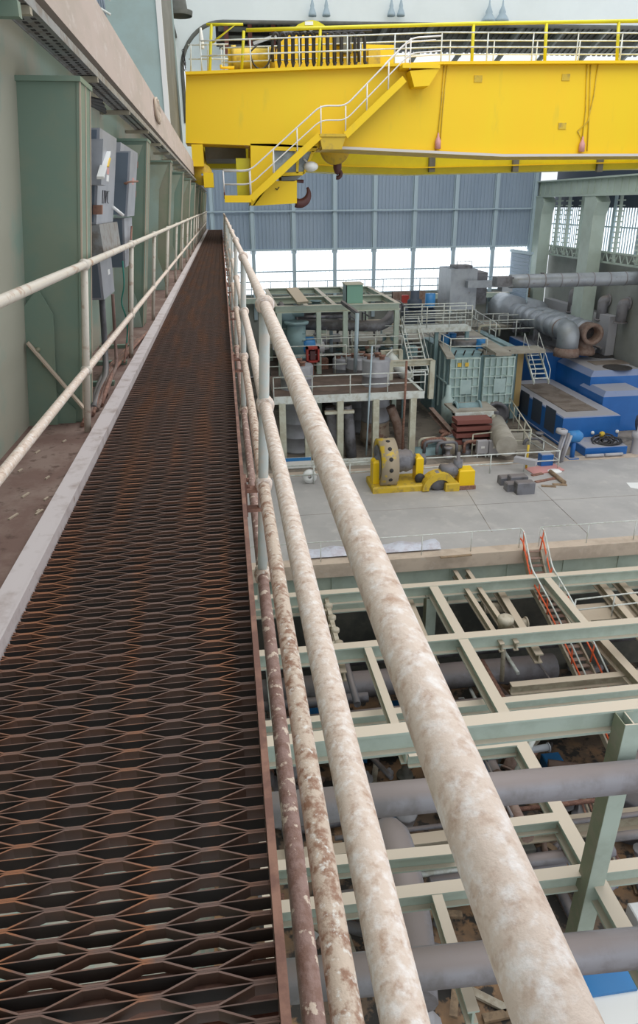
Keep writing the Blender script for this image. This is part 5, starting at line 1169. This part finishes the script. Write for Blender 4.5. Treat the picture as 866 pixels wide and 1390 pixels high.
# rubble and plant on the pit floor
names = ['wooden plank lying in the brown basement clutter', 'dark pipe piece lying in the brown basement clutter', 'grey machine part in the brown basement clutter', 'pale block in the brown basement clutter']
for k in range(230):
    x = rnd.uniform(0, 17); y = rnd.uniform(11, 26.2); zz = rnd.choice((-20, -20, -19.5)); s = rnd.uniform(.12, .42); j = rnd.randrange(4); a = rnd.uniform(0, PI)
    d = Vector((math.cos(a), math.sin(a), 0))
    if j == 0: b = MB().beam((x, y, zz+.1), Vector((x, y, zz+.1))+d*s*6, .22, .1); M_ = rnd.choice((mWood, mWood, mPipeC)); nm, ct = 'loose_plank', 'plank'
    elif j == 1: b = MB().tube([Vector((x, y, zz+s)), Vector((x, y, zz+s))+d*s*8], s*.45, 8); M_ = rnd.choice((mPipeD, mPipeG, mSilvR, mMull)); nm, ct = 'loose_pipe', 'pipe'
    elif j == 2: b = MB().lathe((x, y, zz), (0,0,1), [(0,s),(s,s),(s,s*1.3),(s*1.4,s*1.3),(s*1.4,s*.6),(s*2.6,s*.6),(s*2.6,0)], 10); M_ = rnd.choice((mPipeD, mPitW, mGreyC, mBlue)); nm, ct = 'machine_part', 'machine part'
    else: b = MB().bbox(x-s, x+s, y-s, y+s*.8, zz, zz+s*1.4, s*.1); M_ = rnd.choice((mGreyC, mWhiteL, mPitW, mRust2, mBlueL)); nm, ct = 'loose_block', 'block'
    one(nm, names[j], ct, b, M_, ct+' clutter in the basement')
for k in range(44):
    x = rnd.uniform(.4, 14); y = rnd.uniform(14, 24); z = rnd.uniform(-19.2, -15.6); L_ = rnd.uniform(2, 6); r = rnd.choice((.05, .08, .14, .2))
    v = Vector((L_, 0, 0)) if k % 2 else Vector((0, min(L_, 24.5-y), 0))
    one('service_pipe', 'thin service pipe in the dark basement between the beams', 'pipe', MB().tube([Vector((x,y,z)), Vector((x,y,z))+v], r, 8), rnd.choice((mPipeD, mPipeG, mSteelW, mSilvR, mRust2)), 'thin service pipes in the basement')
# orange railed stairs
sx = [(12.55, 25.35, -12.55), (12.6, 24.35, -13.8), (12.7, 22.9, -14.3), (12.9, 20.9, -15.3), (13.45, 18.3, -17.4)]
t = thing('orange_railed_stairs', 'steep basement stairs with orange and white handrails', 'stairs', sx[-1])
w = .75
for k in (-1, 1):
    pts = [Vector(p)+Vector((k*w/2, 0, 0)) for p in sx]
    b = MB()
    for p, q in zip(pts, pts[1:]): b.beam(p, q, .07, .24)
    b.build('stringer', mGBD, t)
    for h_, M_, nm in ((.95, mSteelW, 'white_handrail'), (.5, mOrange, 'orange_handrail')):
        o = Vector((k*.08, 0, h_)); MB().tube(bend([p+o for p in [pts[0]+Vector((0,.3,0))]+pts], .3), .035, 8).build(nm, M_, t)
    for p, q in zip(pts, pts[1:]):
        MB().tube([p, p+Vector((k*.08,0,.95))], .03, 6).build('rail_post', mOrange, t); 
        m_ = (p+q)/2; MB().tube([m_, m_+Vector((k*.08,0,.95))], .025, 6).build('rail_post', mOrange if k < 0 else mSteelW, t)
b = MB()
for p, q in zip(sx, sx[1:]):
    p = Vector(p); q = Vector(q); n = max(3, int((q-p).length/.28))
    for i in range(n): c = p.lerp(q, i/n); b.box(c.x-w/2, c.x+w/2, c.y-.1, c.y+.1, c.z-.03, c.z)
b.build('treads', mSilvR, t)
railing('white two-bar railing branching right from the orange stairs', [(13.3, 22.6, -14.4), (18.5, 22.9, -14.4)], 1.0, 2, .035, 1.6)
railing('white railing at the lower right beside the stair foot', [(14.2, 18.6, -17.2), (18, 18.8, -17.2)], 1.0, 1, .035, 1.6)
one('stair_landing', 'grey landing plate beside the foot of the orange stairs', 'landing', MB().box(12.9, 18, 17.2, 18.4, -17.5, -17.4), mPipeG)
one('basement_gallery', 'beige gallery floor beside the orange stairs', 'platform', MB().box(13.2, 18.5, 22.6, 23.8, -14.6, -14.45), mGBD)
one('white_tarpaulin', 'pale sheet with blue stripe on the basement floor at the bottom right', 'sheet', MB().box(8.0, 12.0, 11.0, 12.6, -19.7, -19.6), mWhiteL)
one('blue_tarpaulin', 'bright blue patch of sheeting beside the pale sheet in the basement', 'sheet', MB().box(9.2, 10.6, 11.8, 12.4, -19.6, -19.5), mBlueL)

# ================================================================== LIGHT
W = bpy.data.worlds.new('world'); scn.world = W; W.use_nodes = True
W.node_tree.nodes['Background'].inputs[0].default_value = (.90, .95, 1, 1); W.node_tree.nodes['Background'].inputs[1].default_value = 1.0
def area(loc, sx_, sy_, e, rot=(0,0,0), col=(1,1,1)):
    l = bpy.data.lights.new('skylight', 'AREA'); l.shape = 'RECTANGLE'; l.size = sx_; l.size_y = sy_; l.energy = e; l.color = col
    o = bpy.data.objects.new('skylight', l); COL.objects.link(o); o.location = loc; o.rotation_euler = rot; return o
area((13, 22, 19), 24, 34, 5200, (0,0,0), (1,.98,.95))
scn.view_settings.view_transform = 'Standard'; scn.view_settings.look = 'None'
scn.view_settings.exposure = 0.12; scn.view_settings.gamma = 1; scn.view_settings.use_curve_mapping = False
